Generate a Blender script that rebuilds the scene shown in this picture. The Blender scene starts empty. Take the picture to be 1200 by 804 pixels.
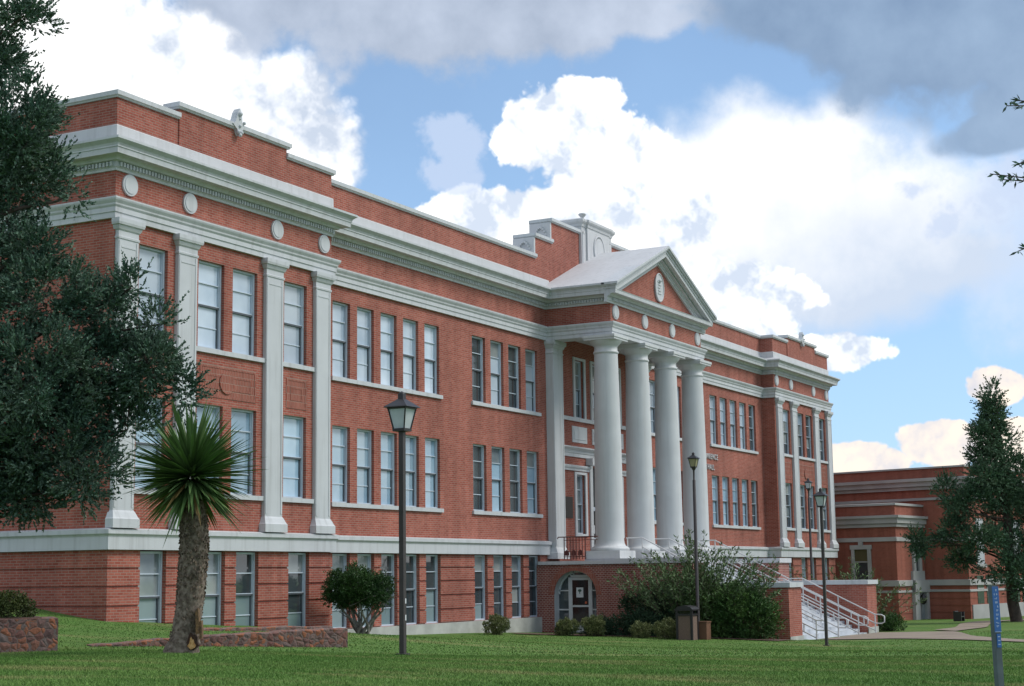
import bpy, bmesh, math, random
import numpy as np
from mathutils import Vector, Matrix

S = bpy.context.scene
COL = S.collection
rng = np.random.default_rng(7)
random.seed(7)

# ------------------------------------------------------------------ camera
cd = bpy.data.cameras.new('camera')
cam = bpy.data.objects.new('camera', cd); COL.objects.link(cam)
cd.sensor_width = 36.0; cd.sensor_fit = 'HORIZONTAL'
cd.lens = 1899.1 / 1200 * 36.0
cd.clip_start = 0.1; cd.clip_end = 20000
_r = (0.47104017, -0.88201099, -0.01333359)
_u = (-0.11907772, -0.07855641, 0.98977239)
_b = (-0.87403756, -0.46463482, -0.14203108)
cam.matrix_world = Matrix(((_r[0], _u[0], _b[0], 0), (_r[1], _u[1], _b[1], 0), (_r[2], _u[2], _b[2], 0), (0, 0, 0, 1)))
S.camera = cam

# ------------------------------------------------------------------ render / colour
S.render.resolution_x = 1024; S.render.resolution_y = 686
S.view_settings.view_transform = 'Standard'
S.view_settings.look = 'None'
S.view_settings.gamma = 1.0
S.view_settings.use_curve_mapping = False
S.view_settings.exposure = 0.5

# ------------------------------------------------------------------ sun (behind thin cloud: soft)
SUN_AZ, SUN_EL = math.radians(150), math.radians(48)      # azimuth from +Y towards +X
sd = bpy.data.lights.new('sun', 'SUN'); so = bpy.data.objects.new('sun', sd); COL.objects.link(so)
sd.energy = 1.75; sd.angle = math.radians(22); sd.color = (1.0, 0.95, 0.88)
dirv = Vector((math.sin(SUN_AZ) * math.cos(SUN_EL), math.cos(SUN_AZ) * math.cos(SUN_EL), math.sin(SUN_EL)))
so.rotation_euler = dirv.to_track_quat('Z', 'Y').to_euler()
so.location = (30, -30, 60)

# ------------------------------------------------------------------ world: sky with broken cloud
W = bpy.data.worlds.new('World'); S.world = W; W.use_nodes = True
nt = W.node_tree; nt.nodes.clear()
def N(t, tree=None, **kw):
    n = (tree or nt).nodes.new(t)
    for k, v in kw.items(): setattr(n, k, v)
    return n
def lk(a, b, tree=None): (tree or nt).links.new(a, b)
class E:                                                    # tiny expression wrapper on shader math nodes
    tree = None
    def __init__(s, sock): s.s = sock
    @staticmethod
    def op(o, *a, clamp=False):
        n = E.tree.nodes.new('ShaderNodeMath'); n.operation = o; n.use_clamp = clamp
        for i, x in enumerate(a):
            if isinstance(x, E): E.tree.links.new(x.s, n.inputs[i])
            else: n.inputs[i].default_value = x
        return E(n.outputs[0])
    def __add__(s, o): return E.op('ADD', s, o)
    __radd__ = __add__
    def __sub__(s, o): return E.op('SUBTRACT', s, o)
    def __rsub__(s, o): return E.op('SUBTRACT', o, s)
    def __mul__(s, o): return E.op('MULTIPLY', s, o)
    __rmul__ = __mul__
    def abs(s): return E.op('ABSOLUTE', s)
    def sqrt(s): return E.op('SQRT', s)
    def max(s, o): return E.op('MAXIMUM', s, o)
    def min(s, o): return E.op('MINIMUM', s, o)
    def sat(s): return E.op('ADD', s, 0.0, clamp=True)
    def step(s, a, b):
        n = E.tree.nodes.new('ShaderNodeMapRange'); n.interpolation_type = 'SMOOTHSTEP'
        E.tree.links.new(s.s, n.inputs[0]); n.inputs[1].default_value = a; n.inputs[2].default_value = b
        return E(n.outputs[0])
E.tree = nt
tc = N('ShaderNodeTexCoord')
def vec_add(v, off):
    n = N('ShaderNodeVectorMath', operation='ADD'); lk(v, n.inputs[0]); n.inputs[1].default_value = off; return n.outputs[0]
D0 = tc.outputs['Generated']
sep = N('ShaderNodeSeparateXYZ'); lk(D0, sep.inputs[0])
dx, dy, dz = (E(o) for o in sep.outputs)
AZ = E.op('ARCTAN2', dx, dy) * (180 / math.pi)
EL = E.op('ARCSINE', dz) * (180 / math.pi)
def noise(v, scale, detail, rough=0.55):
    n = N('ShaderNodeTexNoise'); n.noise_dimensions = '3D'
    lk(v, n.inputs['Vector']); n.inputs['Scale'].default_value = scale
    n.inputs['Detail'].default_value = detail; n.inputs['Roughness'].default_value = rough
    return E(n.outputs['Fac'])
def billow(v):
    r = None
    for sc, a in ((16, .50), (34, .30), (75, .20), (160, .11), (330, .06)):
        b = (noise(v, sc, 0.0) * 2.0 - 1.0).abs() * a
        r = b if r is None else r + b
    return r
def blobs(lst, wx, wy):
    f = None
    for (a, e, ra, re) in lst:
        u = (AZ + wx - a) * (1 / ra); v = (EL + wy - e) * (1 / re)
        g = 1.0 - (u * u + v * v).sqrt()
        f = g if f is None else f.max(g)
    return f
wn = N('ShaderNodeTexNoise'); lk(D0, wn.inputs['Vector']); wn.inputs['Scale'].default_value = 9; wn.inputs['Detail'].default_value = 3
ws = N('ShaderNodeSeparateColor'); lk(wn.outputs['Color'], ws.inputs[0])
wx = (E(ws.outputs[0]) - .5) * 4.0; wy = (E(ws.outputs[1]) - .5) * 3.0
fb = noise(D0, 22, 9, .56) - .5
fbl = noise(D0, 7, 5, .5) - .5
bil = billow(D0)
bil2 = billow(vec_add(D0, (-.006, .008, .016)))             # towards the light, for the shading of the heaps
def mixc(fac, c0, c1):
    n = N('ShaderNodeMix', data_type='RGBA'); lk(fac.s, n.inputs[0])
    for i, c in ((6, c0), (7, c1)):
        if isinstance(c, tuple): n.inputs[i].default_value = (*c, 1)
        else: lk(c, n.inputs[i])
    return n.outputs[2]
sky = N('ShaderNodeTexSky'); sky.sky_type = 'NISHITA'; sky.sun_disc = False
sky.sun_elevation = SUN_EL; sky.sun_rotation = SUN_AZ; sky.altitude = 1300; sky.air_density = 1.0; sky.dust_density = .6; sky.ozone_density = 2.0
SK = 10.0                                                   # cloud radiances are written for a strength of 0.1
def c10(r, g, b): return (r * SK, g * SK, b * SK)
# open blue with a veil that pales it towards the horizon
veil = (1.0 - EL.step(2, 24)) * .38 + fbl * .25 + .24
col = mixc(veil.sat(), sky.outputs[0], c10(.34, .55, .83))
# soft grey banks
soft = blobs([(71.5, 11.0, 6.5, 3.6), (79.6, 10.4, 3.2, 4.2), (83.0, 8.0, 4.0, 5.0)], wx, wy) + fb * 1.6 - .1
col = mixc(soft.step(-.05, .6) * .8, col, c10(.47, .57, .73))
# wide bright anvil on the right
an = blobs([(71.3, 12.8, 7.6, 4.0), (75.6, 12.0, 5.0, 3.2), (77.0, 10.2, 3.4, 1.8), (68.6, 11.2, 5.0, 4.6), (73.6, 9.9, 5.4, 2.4), (77.2, 10.6, 3.0, 1.3)], wx * .8, wy * .8)
and_ = an + fb * .75 + (bil - .30) * .2
anc = mixc((fb * 1.0 + fbl * 1.2 + .46 + (EL - 11.4) * .15 - (AZ - 72) * .05).sat(), c10(.47, .54, .65), c10(.86, .85, .84))
col = mixc(and_.step(-.08, .55), col, anc)
# big heaped cumulus
cu = blobs([(64.7, 16.6, 1.6, 1.0), (63.6, 15.6, 2.2, 1.7), (65.6, 14.4, 3.0, 2.1), (61.9, 12.6, 3.2, 1.1), (67.0, 12.6, 3.0, 2.4), (64.6, 12.2, 4.6, 1.8),
            (69.8, 9.4, 3.0, 1.8), (73.0, 7.5, 2.2, .8), (59.6, 11.6, 1.8, .7)], wx * .25, wy * .25)
cud = cu + (bil - .30) * .95
sh = ((bil - bil2) * 3.2 + .68 + (EL - 13.4) * .06 + fbl * 1.3 + fb * .6).sat()
cuc = mixc(sh, c10(.50, .565, .67), c10(.98, .97, .95))
col = mixc(cud.step(-.02, .13), col, cuc)
# bright bank at upper left
lw = blobs([(49.0, 17.6, 5.2, 3.4), (44.5, 17.8, 5.0, 4.2), (53.4, 16.6, 2.9, 2.0), (55.0, 15.0, 1.9, 1.9), (47.0, 13.0, 6.0, 3.0), (40.0, 14.0, 6.0, 8.0)], wx * .35, wy * .35)
lwd = lw + (bil - .30) * .75 + fb * .6
lwc = mixc(((bil - bil2) * 2.2 + .74 + fbl * 1.4 + fb * 1.0 - (AZ - 49) * .055).sat(), c10(.45, .51, .61), c10(.96, .96, .96))
col = mixc(lwd.step(-.05, .32), col, lwc)
# low cream heaps near the horizon
lo = blobs([(76.9, 4.3, 1.9, .9), (74.0, 3.7, 2.2, .75), (78.8, 6.2, 1.2, .8), (79.5, 4.0, 2.0, 1.2), (71.0, 3.4, 2.4, .8)], wx * .2, wy * .2)
lod = lo + (bil - .30) * .8
loc_ = mixc(((bil - bil2) * 2.4 + .6).sat(), c10(.55, .55, .60), c10(.84, .74, .63))
col = mixc(lod.step(.0, .12), col, loc_)
# grey wisp, grey tatter on the right
gw = blobs([(59.2, 15.2, 1.7, 1.3), (59.0, 13.9, 1.3, .7), (78.8, 12.2, 2.4, 2.2), (77.2, 13.2, 1.4, .8)], wx * 1.2, wy * 1.2) + fb * 3.6 + (bil - .30) * 1.6 - .22
col = mixc(gw.step(.0, .55) * .75, col, c10(.44, .52, .67))
# grey deck overhead
g1 = blobs([(53.5, 20.6, 5.4, 2.3), (58.6, 19.6, 5.4, 2.6), (63.0, 19.6, 4.2, 2.0), (66.6, 20.4, 4.0, 1.9), (71.0, 20.4, 3.6, 2.2)], wx * .9, wy * .9) + fb * 1.5
col = mixc(g1.step(.0, .38), col, mixc((fb * 1.8 + .5 + fbl).sat(), c10(.26, .315, .41), c10(.44, .50, .61)))
g2 = blobs([(76.4, 18.2, 5.4, 3.0), (72.4, 19.4, 3.6, 2.2), (80.5, 17.6, 4.0, 3.4), (79.4, 14.9, 2.2, 1.0)], wx * .9, wy * .9) + fb * 1.4
col = mixc(g2.step(-.05, .32), col, mixc((fb * 1.4 + .45 + fbl).sat(), c10(.15, .225, .35), c10(.27, .37, .51)))
# rest of the dome: broken cloud
away = ((AZ - 62).abs().step(22, 34)).max(EL.step(21, 27)).max((-1.0 * EL).step(1, 4))
gen = noise(D0, 3.2, 8, .55)
gshade = mixc((noise(vec_add(D0, (3, 1, 2)), 4.5, 7, .55).step(.38, .62)), c10(.40, .46, .56), c10(.92, .93, .94))
col = mixc(gen.step(.40, .56) * away, col, gshade)
bg = N('ShaderNodeBackground'); bg.inputs['Strength'].default_value = 0.1
lk(col, bg.inputs['Color'])
wo = N('ShaderNodeOutputWorld'); lk(bg.outputs[0], wo.inputs[0])
W.cycles.sampling_method = 'MANUAL'; W.cycles.sample_map_resolution = 512

# ------------------------------------------------------------------ materials
def mat(name, base=(.5, .5, .5), rough=.6, spec=.5, metal=0.0, vary=0.0, vscale=3.0, bump=0.0, bscale=40.0, island=0.0, c2=None, detail=6, ior=None, emit=None):
    m = bpy.data.materials.new(name); m.use_nodes = True
    t = m.node_tree; b = t.nodes['Principled BSDF']
    b.inputs['Base Color'].default_value = (*base, 1); b.inputs['Roughness'].default_value = rough
    b.inputs['Specular IOR Level'].default_value = spec; b.inputs['Metallic'].default_value = metal
    if ior: b.inputs['IOR'].default_value = ior
    coord = t.nodes.new('ShaderNodeTexCoord').outputs['Object']
    if vary or c2:
        n = t.nodes.new('ShaderNodeTexNoise'); n.inputs['Scale'].default_value = vscale; n.inputs['Detail'].default_value = detail
        t.links.new(coord, n.inputs['Vector'])
        mx = t.nodes.new('ShaderNodeMix'); mx.data_type = 'RGBA'
        cc = c2 or tuple(x * (1 - vary) for x in base)
        mx.inputs[6].default_value = (*base, 1); mx.inputs[7].default_value = (*cc, 1)
        rp = t.nodes.new('ShaderNodeMapRange'); rp.inputs[1].default_value = .36; rp.inputs[2].default_value = .64
        t.links.new(n.outputs['Fac'], rp.inputs[0]); t.links.new(rp.outputs[0], mx.inputs[0])
        out = mx.outputs[2]
        if island:
            g = t.nodes.new('ShaderNodeNewGeometry'); hs = t.nodes.new('ShaderNodeHueSaturation')
            ml = t.nodes.new('ShaderNodeMapRange'); ml.inputs[3].default_value = 1 - island; ml.inputs[4].default_value = 1 + island
            t.links.new(g.outputs['Random Per Island'], ml.inputs[0]); t.links.new(ml.outputs[0], hs.inputs['Value'])
            t.links.new(out, hs.inputs['Color']); out = hs.outputs[0]
        t.links.new(out, b.inputs['Base Color'])
    if bump:
        n2 = t.nodes.new('ShaderNodeTexNoise'); n2.inputs['Scale'].default_value = bscale; n2.inputs['Detail'].default_value = 5
        t.links.new(coord, n2.inputs['Vector'])
        bp = t.nodes.new('ShaderNodeBump'); bp.inputs['Strength'].default_value = bump; bp.inputs['Distance'].default_value = .02
        t.links.new(n2.outputs['Fac'], bp.inputs['Height']); t.links.new(bp.outputs[0], b.inputs['Normal'])
    return m

def brick_mat(name, ca, cb, mortar, bw=.215, rh=.0675, ms=.010):
    m = bpy.data.materials.new(name); m.use_nodes = True
    t = m.node_tree; b = t.nodes['Principled BSDF']; b.inputs['Roughness'].default_value = .85; b.inputs['Specular IOR Level'].default_value = .25
    E.tree = t
    tcn = t.nodes.new('ShaderNodeTexCoord'); sp = t.nodes.new('ShaderNodeSeparateXYZ'); t.links.new(tcn.outputs['Object'], sp.inputs[0])
    u = E(sp.outputs[0]) + E(sp.outputs[1])
    cb_ = t.nodes.new('ShaderNodeCombineXYZ'); t.links.new(u.s, cb_.inputs[0]); t.links.new(sp.outputs[2], cb_.inputs[1])
    br = t.nodes.new('ShaderNodeTexBrick'); t.links.new(cb_.outputs[0], br.inputs['Vector'])
    br.inputs['Scale'].default_value = 1.0; br.inputs['Brick Width'].default_value = bw; br.inputs['Row Height'].default_value = rh
    br.inputs['Mortar Size'].default_value = ms; br.inputs['Mortar Smooth'].default_value = .25; br.inputs['Bias'].default_value = -.05
    br.inputs['Color1'].default_value = (*ca, 1); br.inputs['Color2'].default_value = (*cb, 1); br.inputs['Mortar'].default_value = (*mortar, 1)
    n = t.nodes.new('ShaderNodeTexNoise'); n.inputs['Scale'].default_value = .55; n.inputs['Detail'].default_value = 7; t.links.new(tcn.outputs['Object'], n.inputs['Vector'])
    n3 = t.nodes.new('ShaderNodeTexNoise'); n3.inputs['Scale'].default_value = 9; n3.inputs['Detail'].default_value = 3; t.links.new(tcn.outputs['Object'], n3.inputs['Vector'])
    # streaky weathering below ledges: a stretched noise
    mp = t.nodes.new('ShaderNodeMapping'); mp.inputs['Scale'].default_value = (2.2, 2.2, .18); t.links.new(tcn.outputs['Object'], mp.inputs[0])
    n4 = t.nodes.new('ShaderNodeTexNoise'); n4.inputs['Scale'].default_value = 1.6; n4.inputs['Detail'].default_value = 6; t.links.new(mp.outputs[0], n4.inputs['Vector'])
    val = (E(n.outputs['Fac']) - .5) * .75 + (E(n3.outputs['Fac']) - .5) * .25 + (E(n4.outputs['Fac']) - .5) * .7 + 1.0
    hs = t.nodes.new('ShaderNodeHueSaturation'); t.links.new(br.outputs['Color'], hs.inputs['Color']); t.links.new(val.s, hs.inputs['Value'])
    t.links.new(hs.outputs[0], b.inputs['Base Color'])
    bp = t.nodes.new('ShaderNodeBump'); bp.inputs['Strength'].default_value = .55; bp.inputs['Distance'].default_value = .02; bp.invert = True
    t.links.new(br.outputs['Fac'], bp.inputs['Height']); t.links.new(bp.outputs[0], b.inputs['Normal'])
    E.tree = nt
    return m

def stone_mat(name):
    m = bpy.data.materials.new(name); m.use_nodes = True
    t = m.node_tree; b = t.nodes['Principled BSDF']; b.inputs['Roughness'].default_value = .9
    c = t.nodes.new('ShaderNodeTexCoord').outputs['Object']
    wn_ = t.nodes.new('ShaderNodeTexNoise'); wn_.inputs['Scale'].default_value = 6; t.links.new(c, wn_.inputs['Vector'])
    ad = t.nodes.new('ShaderNodeVectorMath'); ad.operation = 'MULTIPLY_ADD'; t.links.new(wn_.outputs['Color'], ad.inputs[0]); ad.inputs[1].default_value = (.13, .13, .13); t.links.new(c, ad.inputs[2])
    v1 = t.nodes.new('ShaderNodeTexVoronoi'); v1.inputs['Scale'].default_value = 9.5; t.links.new(ad.outputs[0], v1.inputs['Vector'])
    v2 = t.nodes.new('ShaderNodeTexVoronoi'); v2.feature = 'DISTANCE_TO_EDGE'; v2.inputs['Scale'].default_value = 9.5; t.links.new(ad.outputs[0], v2.inputs['Vector'])
    sp = t.nodes.new('ShaderNodeSeparateColor'); t.links.new(v1.outputs['Color'], sp.inputs[0])
    cr = t.nodes.new('ShaderNodeValToRGB'); e = cr.color_ramp; e.interpolation = 'LINEAR'
    e.elements[0].color = (.105, .066, .062, 1); e.elements[1].color = (.30, .11, .055, 1)
    for p, cc in ((.25, (.17, .075, .06, 1)), (.5, (.15, .11, .10, 1)), (.75, (.23, .09, .055, 1))):
        x = e.elements.new(p); x.color = cc
    t.links.new(sp.outputs[0], cr.inputs[0])
    nz = t.nodes.new('ShaderNodeTexNoise'); nz.inputs['Scale'].default_value = 45; nz.inputs['Detail'].default_value = 4; t.links.new(c, nz.inputs['Vector'])
    hs = t.nodes.new('ShaderNodeHueSaturation'); t.links.new(cr.outputs[0], hs.inputs['Color'])
    mr0 = t.nodes.new('ShaderNodeMapRange'); mr0.inputs[3].default_value = .35; mr0.inputs[4].default_value = 1.65; t.links.new(nz.outputs['Fac'], mr0.inputs[0]); t.links.new(mr0.outputs[0], hs.inputs['Value'])
    mr = t.nodes.new('ShaderNodeMapRange'); mr.inputs[1].default_value = .02; mr.inputs[2].default_value = .06; t.links.new(v2.outputs['Distance'], mr.inputs[0])
    mx = t.nodes.new('ShaderNodeMix'); mx.data_type = 'RGBA'; mx.inputs[6].default_value = (.15, .12, .105, 1); t.links.new(hs.outputs[0], mx.inputs[7]); t.links.new(mr.outputs[0], mx.inputs[0])
    t.links.new(mx.outputs[2], b.inputs['Base Color'])
    bp = t.nodes.new('ShaderNodeBump'); bp.inputs['Strength'].default_value = .9; bp.inputs['Distance'].default_value = .04; t.links.new(v2.outputs['Distance'], bp.inputs['Height']); t.links.new(bp.outputs[0], b.inputs['Normal'])
    return m

def ground_mat(blade=False):
    m = bpy.data.materials.new('grass_blade' if blade else 'lawn'); m.use_nodes = True
    t = m.node_tree; b = t.nodes['Principled BSDF']; b.inputs['Roughness'].default_value = .9; b.inputs['Specular IOR Level'].default_value = .15
    c = t.nodes.new('ShaderNodeTexCoord').outputs['Object']
    def nz(sc, det, mp=None):
        n = t.nodes.new('ShaderNodeTexNoise'); n.inputs['Scale'].default_value = sc; n.inputs['Detail'].default_value = det
        if mp:
            k = t.nodes.new('ShaderNodeMapping'); k.inputs['Rotation'].default_value = (0, 0, math.radians(-28)); k.inputs['Scale'].default_value = mp; t.links.new(c, k.inputs[0]); t.links.new(k.outputs[0], n.inputs['Vector'])
        else: t.links.new(c, n.inputs['Vector'])
        return n.outputs['Fac']
    def ramp(f, a, b_):
        r = t.nodes.new('ShaderNodeMapRange'); r.inputs[1].default_value = a; r.inputs[2].default_value = b_; t.links.new(f, r.inputs[0]); return r.outputs[0]
    def mix(f, a, b_):
        x = t.nodes.new('ShaderNodeMix'); x.data_type = 'RGBA'; t.links.new(f, x.inputs[0])
        for i, q in ((6, a), (7, b_)):
            if isinstance(q, tuple): x.inputs[i].default_value = (*q, 1)
            else: t.links.new(q, x.inputs[i])
        return x.outputs[2]
    o = mix(ramp(nz(.6, 6), .35, .65), (.092, .192, .040), (.145, .250, .062))
    o = mix(ramp(nz(1.1, 8, (1.0, .22, 1)), .52, .68), o, (.27, .28, .11))
    o = mix(ramp(nz(.9, 8, (1.0, .18, 1)), .40, .28), o, (.066, .132, .026))
    fine = mix(ramp(nz(22, 4), .3, .7), o, (.066, .126, .026))
    if blade:
        g_ = t.nodes.new('ShaderNodeNewGeometry'); hs = t.nodes.new('ShaderNodeHueSaturation'); ml = t.nodes.new('ShaderNodeMapRange'); ml.inputs[3].default_value = .65; ml.inputs[4].default_value = 1.35
        t.links.new(g_.outputs['Random Per Island'], ml.inputs[0]); t.links.new(ml.outputs[0], hs.inputs['Value']); t.links.new(o, hs.inputs['Color']); fine = hs.outputs[0]
    t.links.new(fine, b.inputs['Base Color'])
    bp = t.nodes.new('ShaderNodeBump'); bp.inputs['Strength'].default_value = .8; bp.inputs['Distance'].default_value = .05; t.links.new(nz(30, 6), bp.inputs['Height']); t.links.new(bp.outputs[0], b.inputs['Normal'])
    return m, o

M_ = {}
M_['brick'] = brick_mat('red_brick', (.275, .066, .045), (.365, .114, .082), (.32, .20, .16))
M_['brick_panel'] = brick_mat('panel_brick', (.25, .072, .050), (.31, .098, .068), (.32, .20, .16), bw=.0675, rh=.215)
M_['brick_dark'] = brick_mat('basket_brick', (.19, .046, .036), (.27, .080, .060), (.42, .31, .27), bw=.14)
M_['brick_far'] = brick_mat('far_brick', (.26, .076, .050), (.31, .096, .064), (.29, .14, .105))
def paint(name, base, dirt, rough):
    m = mat(name, base, rough, c2=tuple(x * .93 for x in base), vscale=1.3, bump=.08, bscale=25)
    t = m.node_tree; b = t.nodes['Principled BSDF']; src = b.inputs['Base Color'].links[0].from_socket
    c = t.nodes.new('ShaderNodeTexCoord').outputs['Object']; mp = t.nodes.new('ShaderNodeMapping'); mp.inputs['Scale'].default_value = (5, 5, .35); t.links.new(c, mp.inputs[0])
    n = t.nodes.new('ShaderNodeTexNoise'); n.inputs['Scale'].default_value = 1.0; n.inputs['Detail'].default_value = 3; n.inputs['Roughness'].default_value = .6; t.links.new(mp.outputs[0], n.inputs['Vector'])
    r = t.nodes.new('ShaderNodeMapRange'); r.inputs[1].default_value = .50; r.inputs[2].default_value = .78; r.inputs[4].default_value = .75; t.links.new(n.outputs['Fac'], r.inputs[0])
    x = t.nodes.new('ShaderNodeMix'); x.data_type = 'RGBA'; t.links.new(r.outputs[0], x.inputs[0]); t.links.new(src, x.inputs[6]); x.inputs[7].default_value = (*dirt, 1); t.links.new(x.outputs[2], b.inputs['Base Color']); return m
M_['white'] = paint('white_paint', (.525, .55, .57), (.36, .375, .38), .6)
M_['white2'] = paint('roof_white', (.54, .55, .565), (.41, .415, .42), .75)
M_['column'] = paint('column_paint', (.555, .575, .58), (.45, .46, .46), .55)
M_['conc'] = mat('pale_concrete', (.46, .47, .44), .85, vary=.25, vscale=1.8, bump=.2, bscale=30)
M_['stair'] = mat('painted_stair', (.52, .56, .60), .75, vary=.22, vscale=1.7, bump=.15, bscale=30)
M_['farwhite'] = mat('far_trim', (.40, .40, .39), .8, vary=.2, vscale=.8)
M_['frame'] = mat('window_aluminium', (.52, .60, .68), .4, spec=.5, vary=.08)
M_['frame_d'] = mat('sash_dark', (.07, .085, .10), .5)
def pane_mat(name, base, rough, c2):  # noise mottles the base colour like reflected cloud; tone varies per window
    m = mat(name, base, rough, spec=.5, c2=c2, vscale=.55, detail=4, ior=1.8, bump=.02, bscale=1.4)
    t = m.node_tree; oi = t.nodes.new('ShaderNodeObjectInfo'); ad = t.nodes.new('ShaderNodeVectorMath'); ad.operation = 'ADD'
    co = [n for n in t.nodes if n.type == 'TEX_COORD'][0].outputs['Object']; t.links.new(co, ad.inputs[0]); t.links.new(oi.outputs['Location'], ad.inputs[1])
    for n in t.nodes:
        if n.type == 'TEX_NOISE': t.links.new(ad.outputs[0], n.inputs['Vector'])
    b = t.nodes['Principled BSDF']; src = b.inputs['Base Color'].links[0].from_socket; hs = t.nodes.new('ShaderNodeHueSaturation'); mr = t.nodes.new('ShaderNodeMapRange'); mr.inputs[3].default_value = .74; mr.inputs[4].default_value = 1.15
    t.links.new(oi.outputs['Random'], mr.inputs[0]); t.links.new(mr.outputs[0], hs.inputs['Value']); t.links.new(src, hs.inputs['Color']); t.links.new(hs.outputs[0], b.inputs['Base Color']); return m
M_['pane_l'] = pane_mat('pane_blind_painted_cloud', (.35, .45, .55), .05, (.55, .64, .72))  # pale drawn blind, with cloud reflection painted into its colour
M_['pane_b'] = pane_mat('pane_painted_sky', (.24, .38, .50), .05, (.38, .52, .62))  # reflected sky painted as a bluer base colour
M_['pane_m'] = pane_mat('pane_half', (.14, .18, .20), .05, (.33, .36, .35))  # dull beige reflection put into the pane colour
M_['pane_d'] = pane_mat('pane_dark', (.035, .05, .058), .04, (.06, .075, .08))
M_['pane_t'] = pane_mat('pane_teal', (.19, .27, .29), .05, (.26, .33, .35))
M_['black'] = mat('black_iron', (.020, .018, .020), .45, spec=.5, vary=.2)
M_['bronze'] = mat('bronze_post', (.040, .033, .033), .5, vary=.2)
M_['lampglass'] = mat('frosted_glass', (.50, .55, .58), .25, vary=.12, vscale=5)
M_['lampglass_y'] = mat('aged_glass', (.36, .33, .20), .25, vary=.2, vscale=5)
M_['rail_w'] = mat('white_rail', (.58, .58, .58), .4)
M_['rail_r'] = mat('rust_rail', (.13, .035, .028), .5, vary=.2)
M_['stone'] = stone_mat('volcanic_rubble')
M_['path'] = mat('path_concrete', (.26, .21, .16), .9, vary=.22, vscale=.8, bump=.25, bscale=25)
M_['bark'] = mat('bark', (.085, .062, .050), .95, vary=.5, vscale=6, bump=.9, bscale=18)
M_['bark_g'] = mat('grey_bark', (.27, .245, .215), .95, vary=.5, vscale=8, bump=.9, bscale=22)
M_['yucca_bark'] = mat('yucca_bark', (.24, .195, .155), .95, c2=(.095, .070, .054), vscale=14, bump=.7, bscale=30)
M_['thatch'] = mat('leaf_base', (.20, .15, .105), .9, c2=(.075, .054, .040), vscale=9, island=.5)
M_['scar'] = mat('fresh_wood', (.55, .34, .14), .8, c2=(.35, .17, .05), vscale=25)
M_['scar_d'] = mat('scar_rim', (.045, .022, .012), .9)
M_['scar_o'] = mat('ochre_streak', (.19, .11, .045), .9, c2=(.09, .055, .03), vscale=20, bump=.8, bscale=40)
def leafm(name, a, b_, isl=.35, rough=.55): return mat(name, a, rough, spec=.3, c2=b_, vscale=1.1, island=isl, detail=3)
M_['juniper'] = leafm('juniper_foliage', (.056, .118, .080), (.112, .172, .122), .6, .7)
M_['cedar'] = leafm('cedar_foliage', (.054, .118, .062), (.096, .160, .090), .6, .7)
M_['yucca'] = leafm('yucca_leaf', (.064, .134, .040), (.125, .205, .072), .5, .36)
M_['yucca_dry'] = leafm('yucca_dry_leaf', (.20, .13, .045), (.13, .10, .03), .3, .6)
M_['topiary'] = leafm('topiary_leaf', (.020, .056, .014), (.042, .092, .022), .5)
M_['box'] = leafm('box_leaf', (.17, .185, .070), (.10, .13, .048), .45)
M_['oleander'] = leafm('oleander_leaf', (.078, .142, .050), (.135, .190, .085), .4)
M_['green'] = leafm('green_leaf', (.040, .096, .024), (.082, .145, .036), .45)
M_['hedge'] = leafm('hedge_leaf', (.036, .062, .018), (.085, .105, .026), .5)
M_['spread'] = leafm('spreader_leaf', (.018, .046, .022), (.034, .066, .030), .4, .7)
M_['stem'] = mat('stem', (.10, .080, .055), .9, vary=.4, vscale=9)
M_['aggr'] = mat('aggregate_panel', (.20, .135, .105), .9, c2=(.12, .08, .062), vscale=70, detail=2, bump=.5, bscale=80)
M_['boxbrown'] = mat('brown_box', (.15, .072, .040), .7, vary=.2)
M_['sign_b'] = mat('sign_blue', (.030, .125, .36), .45, vary=.12, vscale=6)
M_['sign_w'] = mat('sign_letter', (.42, .50, .62), .5)
M_['post_g'] = mat('painted_post', (.085, .115, .125), .55, vary=.25, vscale=6)
M_['letter'] = mat('aluminium_letter', (.42, .42, .43), .45)
M_['plaque'] = mat('bronze_plaque', (.035, .026, .022), .5)
M_['door_d'] = mat('dark_glass', (.012, .012, .013), .12, ior=1.5)
M_['paper'] = mat('paper', (.62, .64, .66), .8)
M_['emblem'] = mat('emblem', (.03, .08, .06), .7)
M_['orange'] = mat('orange_sticker', (.50, .12, .06), .7)
M_['dirt'] = mat('bare_earth', (.13, .075, .055), .95, vary=.3, vscale=5)
M_['lawn'], _ = ground_mat()
M_['blade'], _ = ground_mat(True)
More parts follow.
